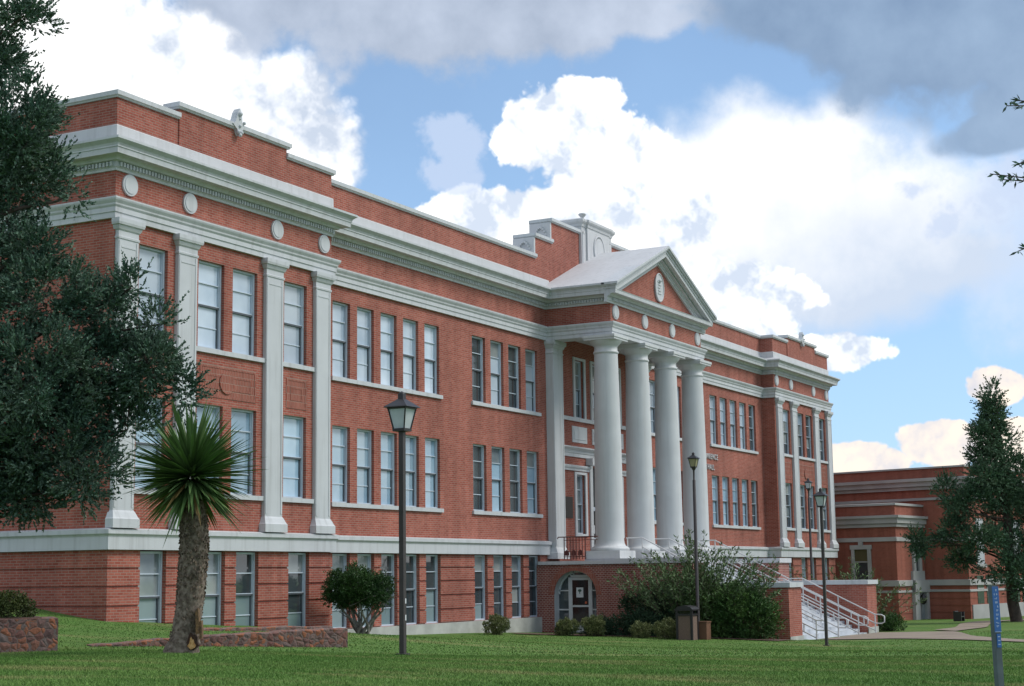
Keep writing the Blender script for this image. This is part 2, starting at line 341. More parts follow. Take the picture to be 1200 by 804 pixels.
# ------------------------------------------------------------------ mesh helpers
OFF = {}
class MB:
    def __init__(s): s.v = []; s.f = []; s.mi = []; s.sm = []
    def add(s, vs, fs, mi=0, smooth=False):
        o = len(s.v); s.v += [tuple(v) for v in vs]; s.f += [tuple(i + o for i in f) for f in fs]
        s.mi += [mi] * len(fs); s.sm += [smooth] * len(fs); return s
    def box(s, x0, x1, y0, y1, z0, z1, mi=0):
        return s.add([(x0, y0, z0), (x1, y0, z0), (x1, y1, z0), (x0, y1, z0), (x0, y0, z1), (x1, y0, z1), (x1, y1, z1), (x0, y1, z1)],
                     [(0, 3, 2, 1), (4, 5, 6, 7), (0, 1, 5, 4), (1, 2, 6, 5), (2, 3, 7, 6), (3, 0, 4, 7)], mi)
    def quad(s, a, b, c, d, mi=0): return s.add([a, b, c, d], [(0, 1, 2, 3)], mi)
    def prism(s, poly, f, h0, h1, mi=0):                    # poly in 2D, f(p, h) -> 3D
        n = len(poly)
        return s.add([f(p, h0) for p in poly] + [f(p, h1) for p in poly],
                     [tuple(range(n))[::-1], tuple(range(n, 2 * n))] + [(i, (i + 1) % n, n + (i + 1) % n, n + i) for i in range(n)], mi)
    def lathe(s, prof, cx, cy, n=24, mi=0, smooth=True, cap=True):
        vs = []; fs = []
        for r, z in prof:
            for k in range(n):
                a = 2 * math.pi * k / n; vs.append((cx + r * math.cos(a), cy + r * math.sin(a), z))
        for i in range(len(prof) - 1):
            for k in range(n): fs.append((i * n + k, i * n + (k + 1) % n, (i + 1) * n + (k + 1) % n, (i + 1) * n + k))
        s.add(vs, fs, mi, smooth)
        if cap:
            for i in (0, len(prof) - 1): s.add(vs[i * n:(i + 1) * n], [tuple(range(n))], mi)
        return s
    def tube(s, pts, rad, n=6, mi=0, smooth=True):
        pts = [Vector(p) for p in pts]; R = rad if isinstance(rad, (list, tuple)) else [rad] * len(pts)
        vs = []; fs = []; up = None
        for i, p in enumerate(pts):
            d = (pts[min(i + 1, len(pts) - 1)] - pts[max(i - 1, 0)]).normalized()
            ref = Vector((0, 0, 1)) if abs(d.z) < .95 else Vector((1, 0, 0))
            if up is None: a = d.cross(ref).normalized()
            else:
                a = (up - d * up.dot(d)); a = a.normalized() if a.length > 1e-4 else d.cross(ref).normalized()
            up = a; b = d.cross(a)
            for k in range(n):
                t = 2 * math.pi * k / n; vs.append(p + (a * math.cos(t) + b * math.sin(t)) * R[i])
        for i in range(len(pts) - 1):
            for k in range(n): fs.append((i * n + k, i * n + (k + 1) % n, (i + 1) * n + (k + 1) % n, (i + 1) * n + k))
        s.add(vs, fs, mi, smooth); s.add(vs[:n], [tuple(range(n))], mi); s.add(vs[-n:], [tuple(range(n))], mi)
        return s
    def sweep(s, path, prof, mi=0, cap=True):               # profile (outward, z) carried along a plan path; outward = right of travel
        P = [Vector(p) for p in path]; n = len(P); offs = []
        for i in range(n):
            ns = []
            if i > 0: d = (P[i] - P[i - 1]).normalized(); ns.append(Vector((d.y, -d.x)))
            if i < n - 1: d = (P[i + 1] - P[i]).normalized(); ns.append(Vector((d.y, -d.x)))
            m = ns[0] if len(ns) == 1 else (ns[0] + ns[1]) / (1 + ns[0].dot(ns[1]))
            offs.append(m)
        k = len(prof); vs = [(P[i].x + offs[i].x * o, P[i].y + offs[i].y * o, z) for i in range(n) for o, z in prof]
        fs = [(i * k + j, (i + 1) * k + j, (i + 1) * k + j + 1, i * k + j + 1) for i in range(n - 1) for j in range(k - 1)]
        s.add(vs, fs, mi)
        if cap:
            s.add(vs[:k], [tuple(range(k))], mi); s.add(vs[-k:], [tuple(range(k))[::-1]], mi)
        return s
    def mesh(s, name, mats, off=(0, 0, 0), fix=True):
        me = bpy.data.meshes.new(name)
        me.from_pydata([(v[0] - off[0], v[1] - off[1], v[2] - off[2]) for v in s.v], [], s.f)
        for m in mats: me.materials.append(m)
        me.polygons.foreach_set('material_index', s.mi); me.polygons.foreach_set('use_smooth', s.sm)
        if fix:
            bm = bmesh.new(); bm.from_mesh(me); bmesh.ops.recalc_face_normals(bm, faces=bm.faces); bm.to_mesh(me); bm.free()
        me.update(); return me
    def build(s, name, m, parent=None, fix=True):
        off = OFF.get(parent.name, (0, 0, 0)) if parent else (0, 0, 0)
        ob = bpy.data.objects.new(name, s.mesh(name, m if isinstance(m, (list, tuple)) else [m], off, fix)); COL.objects.link(ob)
        if parent: ob.parent = parent
        OFF[ob.name] = off
        return ob
def tag(o, label=None, cat=None, group=None, kind=None):
    for k, v in (('label', label), ('category', cat), ('group', group), ('kind', kind)):
        if v: o[k] = v
    return o
def thing(name, loc, label, cat, group=None):
    o = bpy.data.objects.new(name, None); COL.objects.link(o); o.location = loc; o.empty_display_size = .3
    OFF[o.name] = tuple(loc); return tag(o, label, cat, group)
def copy_tree(o, parent=None):
    c = o.copy(); COL.objects.link(c)
    if parent: c.parent = parent
    for ch in list(o.children): copy_tree(ch, c)
    return c
def np_obj(name, verts, faces, m, parent=None, smooth=False):      # big quad/tri soups
    off = np.array(OFF.get(parent.name, (0, 0, 0)) if parent else (0, 0, 0))
    verts = np.asarray(verts, np.float32) - off.astype(np.float32); faces = np.asarray(faces, np.int32)
    me = bpy.data.meshes.new(name); nf, k = faces.shape
    me.vertices.add(len(verts)); me.vertices.foreach_set('co', verts.ravel())
    me.loops.add(nf * k); me.loops.foreach_set('vertex_index', faces.ravel())
    me.polygons.add(nf); me.polygons.foreach_set('loop_start', np.arange(0, nf * k, k, dtype=np.int32)); me.polygons.foreach_set('loop_total', np.full(nf, k, np.int32))
    me.update(calc_edges=True); me.materials.append(m)
    ob = bpy.data.objects.new(name, me); COL.objects.link(ob)
    if parent: ob.parent = parent
    OFF[ob.name] = tuple(off); return ob

# ------------------------------------------------------------------ terrain
CP = np.array([(0, 0, -1.5), (8, 4, -1.25), (15.6, 3.3, -1.16), (12, 10, -1.02), (16, 8, -1.13), (22.5, 14, -1.245), (20, 16.45, -1.11), (19.9, 18.9, -1.10), (19, 20.5, -1.12),
    (21.7, 19.8, -1.12), (25.46, 17.06, -1.28), (23.4, 18.8, -1.18), (49.4, 15.4, -2.28), (30.1, 27.0, -.98), (30.1, 28.7, -.75), (30.1, 31, -.35), (26, 30, -.5), (24, 24, -1.0),
    (33.6, 26.6, -1.22), (36, 26.6, -1.32), (39, 26.6, -1.46), (39.2, 25.8, -1.66), (43, 27.4, -1.79), (47.2, 27.4, -1.89), (53.5, 27.4, -2.08), (49, 26.8, -1.96), (51.3, 24.3, -2.1), (53.5, 22, -2.2),
    (51.5, 20, -2.16), (54, 18, -2.31), (57, 17.8, -2.42), (57, 15.5, -2.36), (63, 17.5, -2.44), (60.2, 16.4, -2.36), (65, 16, -2.40), (52.8, 13.3, -2.30), (49.1, 9.4, -2.27), (53.3, 10.2, -2.32), (38, 20, -1.75), (30, 15, -1.52), (35, 10, -1.72), (30, 8, -1.50),
    (31, 22, -1.22), (36, 22.5, -1.5), (28, 20, -1.22), (73.7, 17, -2.47), (81, 16.2, -2.52), (86, 19.8, -2.68), (92, 24, -2.78), (95, 31, -2.8), (100, 10, -2.7), (120, 20, -2.9), (65, 5, -2.35), (80, 0, -2.5),
    (20, -12, -1.3), (0, -25, -1.6), (-25, 0, -1.5), (0, 20, -1.2), (10, 32, -.7), (-20, 40, -1.0), (30, 45, -.3), (60, 60, -1.5), (100, 50, -2.7), (60, -30, -2.2), (140, -20, -3), (140, 60, -3), (30, -60, -1.8), (-60, 0, -1.6), (-40, 70, -1.2), (70, 110, -2.4)], float)
def _tps(r2): return np.where(r2 > 1e-9, r2 * np.log(r2 + 1e-12), 0)
_n = len(CP); _K = _tps(((CP[:, None, :2] - CP[None, :, :2]) ** 2).sum(-1)) + np.eye(_n) * 4.0
_P = np.c_[np.ones(_n), CP[:, :2]]; _A = np.block([[_K, _P], [_P.T, np.zeros((3, 3))]])
_w = np.linalg.solve(_A, np.r_[CP[:, 2], 0, 0, 0])
def gz(x, y):
    x = np.asarray(x, float); y = np.asarray(y, float); sh_ = np.broadcast(x, y).shape
    q = np.c_[np.broadcast_to(x, sh_).ravel(), np.broadcast_to(y, sh_).ravel()]
    out = np.empty(len(q))
    for i in range(0, len(q), 20000):
        p = q[i:i + 20000]; k = _tps(((p[:, None] - CP[None, :, :2]) ** 2).sum(-1))
        v = k @ _w[:_n] + _w[_n] + p @ _w[_n + 1:]
        d = np.hypot(p[:, 0] - 40, p[:, 1] - 15); t = np.clip((d - 75) / 45, 0, 1)
        out[i:i + 20000] = v * (1 - t) + (-2.6) * t
    return out.reshape(sh_)
def G(x, y): return float(gz(x, y))
gx = np.unique(np.r_[-4000, -1500, -600, -300, -150, np.arange(-80, 5, 4.0), np.arange(5, 70, .8), np.arange(70, 125, 2.5), np.arange(125, 165, 8), 250, 400, 800, 2000, 5000])
gy = np.unique(np.r_[-4000, -1500, -600, -300, -150, np.arange(-70, 0, 5.0), np.arange(0, 34, .8), np.arange(34, 60, 3), np.arange(60, 130, 8), 200, 400, 800, 2000, 5000])
XX, YY = np.meshgrid(gx, gy, indexing='ij'); ZZ = gz(XX, YY)
idx = np.arange(XX.size).reshape(XX.shape)
F = np.stack([idx[:-1, :-1], idx[1:, :-1], idx[1:, 1:], idx[:-1, 1:]], -1).reshape(-1, 4)
g = np_obj('ground', np.c_[XX.ravel(), YY.ravel(), ZZ.ravel()], F, M_['lawn']); tag(g, 'mown green lawn falling gently to the right', None, None, 'structure')
for p in g.data.polygons: p.use_smooth = True
def strip(name, L, R, m, lift=.03):
    n = 26; vs = []; fs = []
    def samp(C, t):
        s_ = t * (len(C) - 1); i = min(int(s_), len(C) - 2); f = s_ - i; return (C[i][0] * (1 - f) + C[i + 1][0] * f, C[i][1] * (1 - f) + C[i + 1][1] * f)
    for i in range(n + 1):
        a = samp(L, i / n); b = samp(R, i / n)
        for j in range(9):
            x = a[0] + (b[0] - a[0]) * j / 8; y = a[1] + (b[1] - a[1]) * j / 8; vs.append((x, y, G(x, y) + lift))
    for i in range(n):
        for j in range(8): fs.append((i * 9 + j, i * 9 + j + 1, (i + 1) * 9 + j + 1, (i + 1) * 9 + j))
    mb = MB(); mb.add(vs, fs); return mb.build(name, m)
pa = strip('path', [(55.6, 17.86), (56.4, 15.2), (55.2, 12.6), (53.3, 9.8), (50, 5), (44, -4)], [(64.2, 17.86), (64, 14.8), (58.6, 13.0), (55.5, 10.8), (53, 5), (47, -4)], M_['path'])
tag(pa, 'pale concrete path curving away from the foot of the stairs', None, None, 'structure')
pb = strip('footpath', [(66.2, 16.2), (70, 16.2), (76, 17.4), (84, 18.2), (92, 17.2)], [(64.4, 14.9), (70, 14.9), (76.4, 16.1), (84.3, 16.9), (92, 15.9)], M_['path'], .034)
tag(pb, 'narrow concrete footpath leading to the far brick hall', None, None, 'structure')
bed = strip('planting_bed', [(50.2, 27.0), (53.2, 24.5), (53.2, 17.6)], [(49.6, 26.3), (51.0, 23.5), (51.3, 17.6)], M_['dirt'], .03)
tag(bed, 'bare reddish earth strip under the shrubs along the entrance wall', None, None, 'structure')

# ------------------------------------------------------------------ the academic building
C0 = 59.6
def mx(x): return 2 * C0 - x
BR, WH, PN = M_['brick'], M_['white'], M_
bld = thing('academic_building', (59.6, 27.1, -2.1), 'long red brick college hall with white columned portico, pediment and cornices', 'building')
YP, YM, YF = 27.10, 27.78, 25.02                            # pavilion, main wall and portico frieze planes
XL, XPr, XR, XPl = 30.10, 39.53, 89.10, 79.67
PX0, PX1 = 55.0, 64.2
YB = 46.0
def wall(mb, x0, x1, z0, z1, y, holes, depth=.22, mi=0):    # wall facing -Y with reveals
    xs = sorted({x0, x1, *[h[0] for h in holes], *[h[1] for h in holes]}); zs = sorted({z0, z1, *[h[2] for h in holes], *[h[3] for h in holes]})
    xs = [x for x in xs if x0 <= x <= x1]; zs = [z for z in zs if z0 <= z <= z1]
    for i in range(len(xs) - 1):
        for j in range(len(zs) - 1):
            cx, cz = (xs[i] + xs[i + 1]) / 2, (zs[j] + zs[j + 1]) / 2
            if any(h[0] < cx < h[1] and h[2] < cz < h[3] for h in holes): continue
            mb.quad((xs[i], y, zs[j]), (xs[i + 1], y, zs[j]), (xs[i + 1], y, zs[j + 1]), (xs[i], y, zs[j + 1]), mi)
    for a, b, c, d in holes:
        e = y + depth
        mb.quad((a, y, c), (a, e, c), (a, e, d), (a, y, d), mi); mb.quad((b, y, c), (b, y, d), (b, e, d), (b, e, c), mi)
        mb.quad((a, y, c), (b, y, c), (b, e, c), (a, e, c), mi); mb.quad((a, y, d), (a, e, d), (b, e, d), (b, y, d), mi)
WINS = []                                                   # (x0, x1, z0, z1, y, panes)
z2 = (6.07, 8.42); z1 = (2.25, 4.58); zb = (-1.52, .72)
PAVW = [(31.02, 32.12), (33.36, 34.45), (34.82, 35.92), (37.18, 38.28)]
GA = [(40.60 + 1.355 * i, 41.56 + 1.355 * i) for i in range(5)]
GB = [(49.24 + 1.355 * i, 50.21 + 1.355 * i) for i in range(4)]
def mir(l): return [(mx(b), mx(a)) for a, b in l][::-1]
segs = [('pav', XL, XPr, YP, PAVW), ('main', XPr, PX0, YM, GA + GB), ('main', PX1, XPl, YM, mir(GB) + mir(GA)), ('pav', XPl, XR, YP, mir(PAVW))]
up = MB()
for kind, x0, x1, y, gr in segs:
    holes = [(a, b, *z) for a, b in gr for z in (z1, z2)]
    wall(up, x0, x1, 1.2, 12.0 if kind == 'pav' else 12.0, y, holes)
    for k, (a, b) in enumerate(gr):
        left = x0 < C0
        inB = (a, b) in GB
        lightp = 'LLLL'
        if inB: lightp = 'DDDD' if k % 2 else 'MLLL'  # alternating pane colours imitate the portico's reflection in this group
        if not left and (k == len(gr) - 1): lightp = 'DDDD'
        if not left and kind == 'pav': lightp = 'LMMD' if k < 2 else 'DDMD'
        WINS.append((a, b, *z2, y, lightp)); WINS.append((a, b, *z1, y, lightp.replace('L', 'B') if left or kind != 'pav' else 'MDMD'))
# portico back wall with its doorway
pw = [(57.48, 58.28, 6.15, 8.45), (59.06, 60.14, 6.15, 8.45), (60.92, 61.72, 6.15, 8.45), (57.45, 58.24, 1.58, 3.90), (60.96, 61.75, 1.58, 3.90)]
door_hole = (58.90, 60.30, .42, 4.24)
wall(up, PX0, PX1, .3, 12.0, YM, pw + [door_hole])
for h in pw: WINS.append((*h, YM, 'MMLM' if h[2] > 5 else 'MMMM'))
# returns, ends, back, roof deck
up.quad((XPr, YP, 1.2), (XPr, YM, 1.2), (XPr, YM, 12), (XPr, YP, 12)); up.quad((XPl, YP, 1.2), (XPl, YM, 1.2), (XPl, YM, 12), (XPl, YP, 12))
up.quad((XL, YP, 1.2), (XL, YB, 1.2), (XL, YB, 12), (XL, YP, 12)); up.quad((XR, YP, 1.2), (XR, YB, 1.2), (XR, YB, 12), (XR, YP, 12))
up.quad((XL, YB, -3), (XR, YB, -3), (XR, YB, 12), (XL, YB, 12))
# parapet back faces (one metre thick), raised pavilion blocks, stepped attic
for a, b in ((XL, XPr), (XPl, XR)):
    m0, m1 = (32.45, 37.2) if a < C0 else (mx(37.2), mx(32.45))
    up.box(m0, m1, YP - .035, YP + .5, 11.29, 12.28)
for s_ in (0, 1):
    f = (lambda x: x) if s_ == 0 else mx
    def bx(x0, x1, y0, y1, za, zc, mi=0):
        a, b = sorted((f(x0), f(x1))); up.box(a, b, y0, y1, za, zc, mi)
    bx(54.22, 58.3, YM - .004, YM + .92, 11.0, 12.84); bx(55.62, 58.3, YM - .007, YM + .94, 12.84, 13.68)
walls = up.build('brick_wall', BR, bld, fix=False)
deck = MB(); deck.box(XL + .1, XR - .1, YM + .95, YB - .1, 11.0, 11.2); deck.box(XL + .1, XPr, YP + .45, YM + .95, 11.0, 11.2); deck.box(XPl, XR - .1, YP + .45, YM + .95, 11.0, 11.2)
deck.build('roof', M_['white2'], bld)
# inner faces behind the windows are closed by each window's own pane

# basement: rusticated brick piers between tall windows
GAb = [(a + .02, b) for a, b in GA]; GBb = [(a + .05, b) for a, b in GB]
COURSES = ((.325, .745), (-.115, .275), (-.585, -.165), (-1.055, -.635), (-1.50, -1.105))
def base_seg(x0, x1, y, gr, end0=0.0, end1=0.0):
    m = MB(); xs = [x0] + [v for p in gr for v in p] + [x1]
    for i in range(0, len(xs), 2):
        a, b = xs[i], xs[i + 1]
        m.box(a + (end0 if i == 0 else 0), b - (end1 if i == len(xs) - 2 else 0), y + .045, y + .5, -3.0, .745)
        for c0, c1 in COURSES: m.box(a, b, y, y + .046, c0, c1)
    for a, b in gr: m.box(a, b, y + .07, y + .5, -3.0, zb[0])
    return m.build('basement_wall', BR, bld)
PAVb = [(31.27, 32.25), (33.60, 34.62), (35.10, 36.08), (37.46, 38.46)]
base_seg(XL, XPr, YP, PAVb, .045); base_seg(XPl, XR, YP, mir(PAVb), 0, .045); base_seg(XPr, 55.0, YM, GAb + GBb); base_seg(64.2, XPl, YM, mir(GAb + GBb))
for x, s_ in ((XL, 1), (XR, -1)):
    m = MB()
    for c0, c1 in COURSES: m.box(min(x, x + s_ * .046), max(x, x + s_ * .046), YP + .0465, YB, c0, c1)
    a, b = sorted((x + s_ * .0455, x + s_ * .5)); m.box(a, b, YP + .05, YB, -3, .744)
    m.build('basement_wall', BR, bld)
for k, (a, b) in enumerate(PAVb + mir(PAVb)): WINS.append((a, b, *zb, YP + .02, ('MMTT', 'MMTT', 'DDTT', 'MDDT')[k % 4]))
for k, (a, b) in enumerate(GAb + GBb + mir(GAb + GBb)): WINS.append((a, b, *zb, YM + .02, ('MMTT', 'MMTT', 'DDDT', 'DDDD', 'DDTT', 'MDDT', 'MDDD', 'MDMD', 'DDDD')[k % 9]))
for a, b in ((XPr + .02, 54.2), (65.0, XPl - .02)): MB().box(a, b, YM - .10, YM + .06, -3, -1.53).build('plinth', M_['conc'], bld)

# bands and cornices
FP = [(XL, YB), (XL, YP), (XPr, YP), (XPr, YM), (PX0, YM), (PX0, YF), (PX1, YF), (PX1, YM), (XPl, YM), (XPl, YP), (XR, YP), (XR, YB)]
bp_ = [(-.05, .75), (.12, .75), (.12, 1.06), (.135, 1.09), (.18, 1.13), (.18, 1.235), (.10, 1.26), (-.05, 1.275)]
for q in ([(XL, YB), (XL, YP), (XPr, YP), (XPr, YM), (54.97, YM)], [(64.23, YM), (XPl, YM), (XPl, YP), (XR, YP), (XR, YB)]): MB().sweep(q, bp_).build('belt_course', WH, bld)
band = MB(); band.sweep(FP, [(-.05, 8.9), (.09, 8.9), (.09, 9.04), (.115, 9.05), (.115, 9.17), (.13, 9.19), (.15, 9.22), (.155, 9.26), (.20, 9.33), (.215, 9.37), (.215, 9.41), (.10, 9.43), (-.05, 9.43)])
band.build('entablature_band', WH, bld)
corn_p = [(-.05, 10.12), (.04, 10.12), (.05, 10.18), (.075, 10.20), (.075, 10.33), (.17, 10.35), (.19, 10.40), (.22, 10.43), (.42, 10.44), (.42, 10.455), (.43, 10.57), (.45, 10.585), (.445, 10.62), (.47, 10.68), (.53, 10.73), (.57, 10.76), (.57, 10.82), (.07, 10.96), (.045, 11.0), (.045, 11.27), (.03, 11.295), (-.05, 11.295)]
fl = [(XL, YB), (XL, YP), (XPr, YP), (XPr, YM), (PX0, YM), (PX0, YF - .02)]
for q in (fl, [(mx(x), y) for x, y in fl][::-1]): MB().sweep(q, corn_p[:-5] + [(.05, 10.98), (-.05, 10.98)]).build('cornice', WH, bld)
MB().sweep([(PX0 - .42, YF), (PX1 + .42, YF)], [(-.05, 10.121), (.04, 10.121), (.05, 10.18), (.075, 10.20), (.075, 10.33), (.17, 10.35), (.19, 10.40), (.22, 10.43), (.40, 10.44), (.41, 10.55), (.43, 10.59), (-.05, 10.62)]).build('cornice', WH, bld)
pth = [(XL, YB), (XL, YP), (XPr, YP), (XPr, YM), (55.3, YM)]                 # plain white band at the foot of the brick parapet
for q in (pth, [(mx(x), y) for x, y in pth][::-1]): MB().sweep(q, [(-.05, 10.9), (.05, 10.9), (.045, 11.27), (.03, 11.295), (-.05, 11.297)]).build('parapet_base', M_['white2'], bld)
def dent_run(p, q):
    den = MB()
    p = Vector(p); q = Vector(q); L = (q - p).length; d = (q - p) / L; o = Vector((d.y, -d.x)); n = int(L / .115)
    for i in range(n):
        c = p + d * (i + .5) * L / n; a = c - d * .032; b = c + d * .032; e0 = o * .06; e1 = o * .135
        den.prism([(a + e0), (b + e0), (b + e1), (a + e1)], lambda P, h: (P.x, P.y, h), 10.215, 10.325)
    den.prism([p + o * .05, q + o * .05, q + o * .061, p + o * .061], lambda P, h: (P.x, P.y, h), 10.21, 10.328); den.build('dentil_course', WH, bld, fix=False)
for a, b in zip(FP[:-1], FP[1:]):
    if a[1] == YB: a = (XL, 38)
    if b[1] == YB: b = (XR, 38)
    dent_run(a, b)
cop_p = [(-1.0, 12.0), (.05, 12.0), (.06, 12.03), (.10, 12.05), (.10, 12.165), (.02, 12.18), (-1.0, 12.18)]
def copi(path, dz=0, back=1.0): MB().sweep(path, [(max(o, -back), z + dz) for o, z in cop_p]).build('coping', WH, bld)
for q in (lambda l: l, lambda l: [(mx(x), y) for x, y in l][::-1]):
    copi(q([(XL, YB), (XL, YP), (32.45, YP)]), 0, .4); copi(q([(37.2, YP), (XPr, YP), (XPr, YP + .6)]), 0, .4); copi(q([(XPr - .3, YM), (54.25, YM)]), .0)
    m0 = [(32.42, YP + .42), (32.42, YP - .035), (37.23, YP - .035), (37.23, YP + .42)]
    copi(q(m0), .28, .4)
    copi(q([(54.22, YM + .9), (54.22, YM - .004), (55.68, YM - .004)]), .82, .85); copi(q([(55.62, YM + .92), (55.62, YM - .007), (58.25, YM - .007)]), 1.66, .86)
# carved white step ends and central attic block
for f in ((lambda x: x), mx):
    for xe, za, zc in ((54.22, 12.18, 12.82), (55.62, 13.0, 13.66)):
        att = MB(); a, b = sorted((f(xe), f(xe - .10))); att.box(a, b, YM - .02, YM + .90, za, zc)
        for k in range(9):                                  # scroll bracket
            t = k / 8; a, b = sorted((f(xe - .10), f(xe - .16 - .05 * math.sin(t * 3.14)))); att.box(a, b, YM + .12 + .06 * k, YM + .19 + .06 * k, za + .16 + .28 * math.sin(t * math.pi), za + .24 + .28 * math.sin(t * math.pi))
        att.build('carved_step', M_['white2'], bld)
att = MB(); att.box(58.15, 61.05, YM - .12, YM + .86, 11.6, 14.0); att.box(58.55, 60.65, YM - .20, YM - .12, 11.6, 14.02)
att.sweep([(58.15, YM + .86), (58.15, YM - .12), (58.56, YM - .12), (58.56, YM - .20), (60.64, YM - .20), (60.64, YM - .12), (61.05, YM - .12), (61.05, YM + .86)], [(-.3, 13.98), (.03, 13.98), (.05, 14.08), (.10, 14.13), (.13, 14.18), (.13, 14.27), (0, 14.33), (-.3, 14.33)])
att.box(58.3, 60.9, YM, YM + .8, 14.0, 14.325)
ring = []
for k in range(24):
    a = 2 * math.pi * k / 24; ring.append((59.6 + .48 * math.cos(a), YM - .215, 13.2 + .58 * math.sin(a)))
att.build('attic_block', M_['white2'], bld); att = MB(); att.tube(ring + ring[:1], .05, 5); att.prism([(59.6 + .42 * math.cos(t * .2618), 13.2 + .5 * math.sin(t * .2618)) for t in range(24)], lambda p, h: (p[0], h, p[1]), YM - .24, YM - .198); att.build('attic_cartouche', M_['white2'], bld)
for xx in (58.35, 60.85): att = MB(); att.box(xx - .13, xx + .13, YM - .145, YM - .12, 12.4, 13.7); att.box(xx - .09, xx + .09, YM - .16, YM - .145, 13.695, 13.8); att.build('attic_panel', M_['white2'], bld)
att = MB(); att.lathe([(.10, 14.3), (.11, 14.34), (.07, 14.38), (.07, 14.44), (.11, 14.49), (.16, 14.54), (.165, 14.58), (.12, 14.61)], 58.62, YM + .05, 16)
att.build('attic_urn', M_['white2'], bld)
# crest on each raised parapet
for xc in (34.85, mx(34.85)):
    cr = MB(); out = [(-.62, 12.42), (-.40, 12.47), (-.27, 12.62), (-.16, 12.80), (0, 12.93), (.14, 12.82), (.20, 12.64), (.24, 12.5), (.36, 12.47), (.5, 12.42), (.22, 12.28), (.14, 12.18), (0, 12.10), (-.14, 12.18), (-.22, 12.28)]
    cr.prism([(xc + a * .5, 12.15 + (z - 12.15) * .94) for a, z in out], lambda p, h: (p[0], h, p[1]), YP - .16, YP + .05)
    for a, z, r in ((0, 12.72, .075), (0, 12.58, .03), (0, 12.38, .05), (-.12, 12.2, .055), (.12, 12.2, .055), (0, 12.12, .06), (.30, 12.5, .05)):
        cr.lathe([(0.001, z - r), (r * .7, z - r * .7), (r, z), (r * .7, z + r * .7), (.001, z + r)], xc + a * .62, YP - .17, 10)
    cr.build('parapet_crest', WH, bld)
# frieze roundels
discs = [30.60, 32.94, 36.79, 39.12]
def roundel(x, y, z=9.83, r=.275):
    d = MB()
    for rr, t in ((r, .05), (r * .80, .068)):
        d.prism([(x + rr * math.cos(2 * math.pi * k / 28), z + rr * math.sin(2 * math.pi * k / 28)) for k in range(28)], lambda p, h: (p[0], h, p[1]), y + .02, y - t)
    return d.build('roundel', WH, bld)
for x in discs + [mx(x) for x in discs]: roundel(x, YP)
for x in (55.42, 58.2, 61.0, 63.78): roundel(x, YF)

# pilasters
def pilaster(x0, x1, y, parent=bld, zb0=1.27, ztop=8.9, back=.14, name='pilaster'):
    p = MB(); w = x1 - x0
    p.box(x0, x1, y, y + back, zb0 + .42, 8.45)
    # sunk panel look: thin raised border
    for a, b, c, d in ((x0 + .10, x1 - .10, 8.18, 8.22), ): p.box(a, b, y - .012, y, c, d)
    for a, b in ((x0 + .02, x0 + .09), (x1 - .09, x1 - .02)): p.box(a, b, y - .014, y, zb0 + .5, 8.36)
    p.sweep([(x0, y + back), (x0, y), (x1, y), (x1, y + back)], [(-.1, 8.40), (.02, 8.40), (.025, 8.45), (0, 8.47), (0, 8.60), (.03, 8.63), (.055, 8.69), (.06, 8.73), (.10, 8.74), (.115, 8.80), (.115, 8.897), (-.1, 8.897)])
    p.sweep([(x0, y + back), (x0, y), (x1, y), (x1, y + back)], [(-.1, zb0), (.11, zb0), (.11, zb0 + .22), (.085, zb0 + .25), (.03, zb0 + .38), (0, zb0 + .43), (-.1, zb0 + .43)])
    return p.build(name, WH, parent)
PIL = [(30.13, 30.87), (32.42, 33.18), (36.20, 37.0), (38.60, 39.35)]
for a, b in PIL + mir(PIL): pilaster(a, b, 26.99)
for a, b in ((54.98, 55.82), (mx(55.82), mx(54.98))): pilaster(a, b, 27.46, zb0=.60, back=.34)
# brick panels between the pavilion windows
def brick_panel(x0, x1, za, zc, y, disc):
    pan = MB()
    for a, b, c, d in ((x0 + .12, x1 - .12, zc - .14, zc - .07), (x0 + .12, x1 - .12, za + .07, za + .14), (x0 + .12, x0 + .19, za + .14, zc - .14), (x1 - .19, x1 - .12, za + .14, zc - .14)): pan.box(a, b, y - .016, y + .02, c, d)
    for a, b, c, d in ((x0 + .32, x1 - .32, zc - .36, zc - .30), (x0 + .32, x1 - .32, za + .30, za + .36), (x0 + .32, x0 + .38, za + .36, zc - .36), (x1 - .38, x1 - .32, za + .36, zc - .36)): pan.box(a, b, y - .014, y + .02, c, d)
    if disc:
        xc = (x0 + x1) / 2 - .1; zc_ = (za + zc) / 2
        pan.prism([(xc + .30 * math.cos(2 * math.pi * k / 28), zc_ + .30 * math.sin(2 * math.pi * k / 28)) for k in range(28)], lambda p, h: (p[0], h, p[1]), y + .02, y - .045)
    pan.box(x0 + .1, x1 - .1, y - .006, y + .02, za + .1, zc - .1); pan.build('brick_panel', M_['brick_panel'], bld)
for q in (lambda l: l, lambda l: (mx(l[1]), mx(l[0]))):
    for l, dsc in (((33.35, 36.0), True), ((37.18, 38.4), False), ((31.0, 32.2), False)):
        a, b = q(l); brick_panel(a, b, 4.72, 5.72, YP, dsc)
# sills
def sill(a, b, z, y): MB().box(a, b, y - .075, y + .2, z - .125, z).build('window_sill', WH, bld)
for q in (lambda l: l, lambda l: (mx(l[1]), mx(l[0]))):
    for z in (z1[0], z2[0]):
        for l in ((30.88, 32.41), (33.19, 36.19), (37.01, 38.59)): a, b = q(l); sill(a, b, z, YP)
        for l in ((40.50, 47.10), (49.16, 54.42)): a, b = q(l); sill(a, b, z, YM)

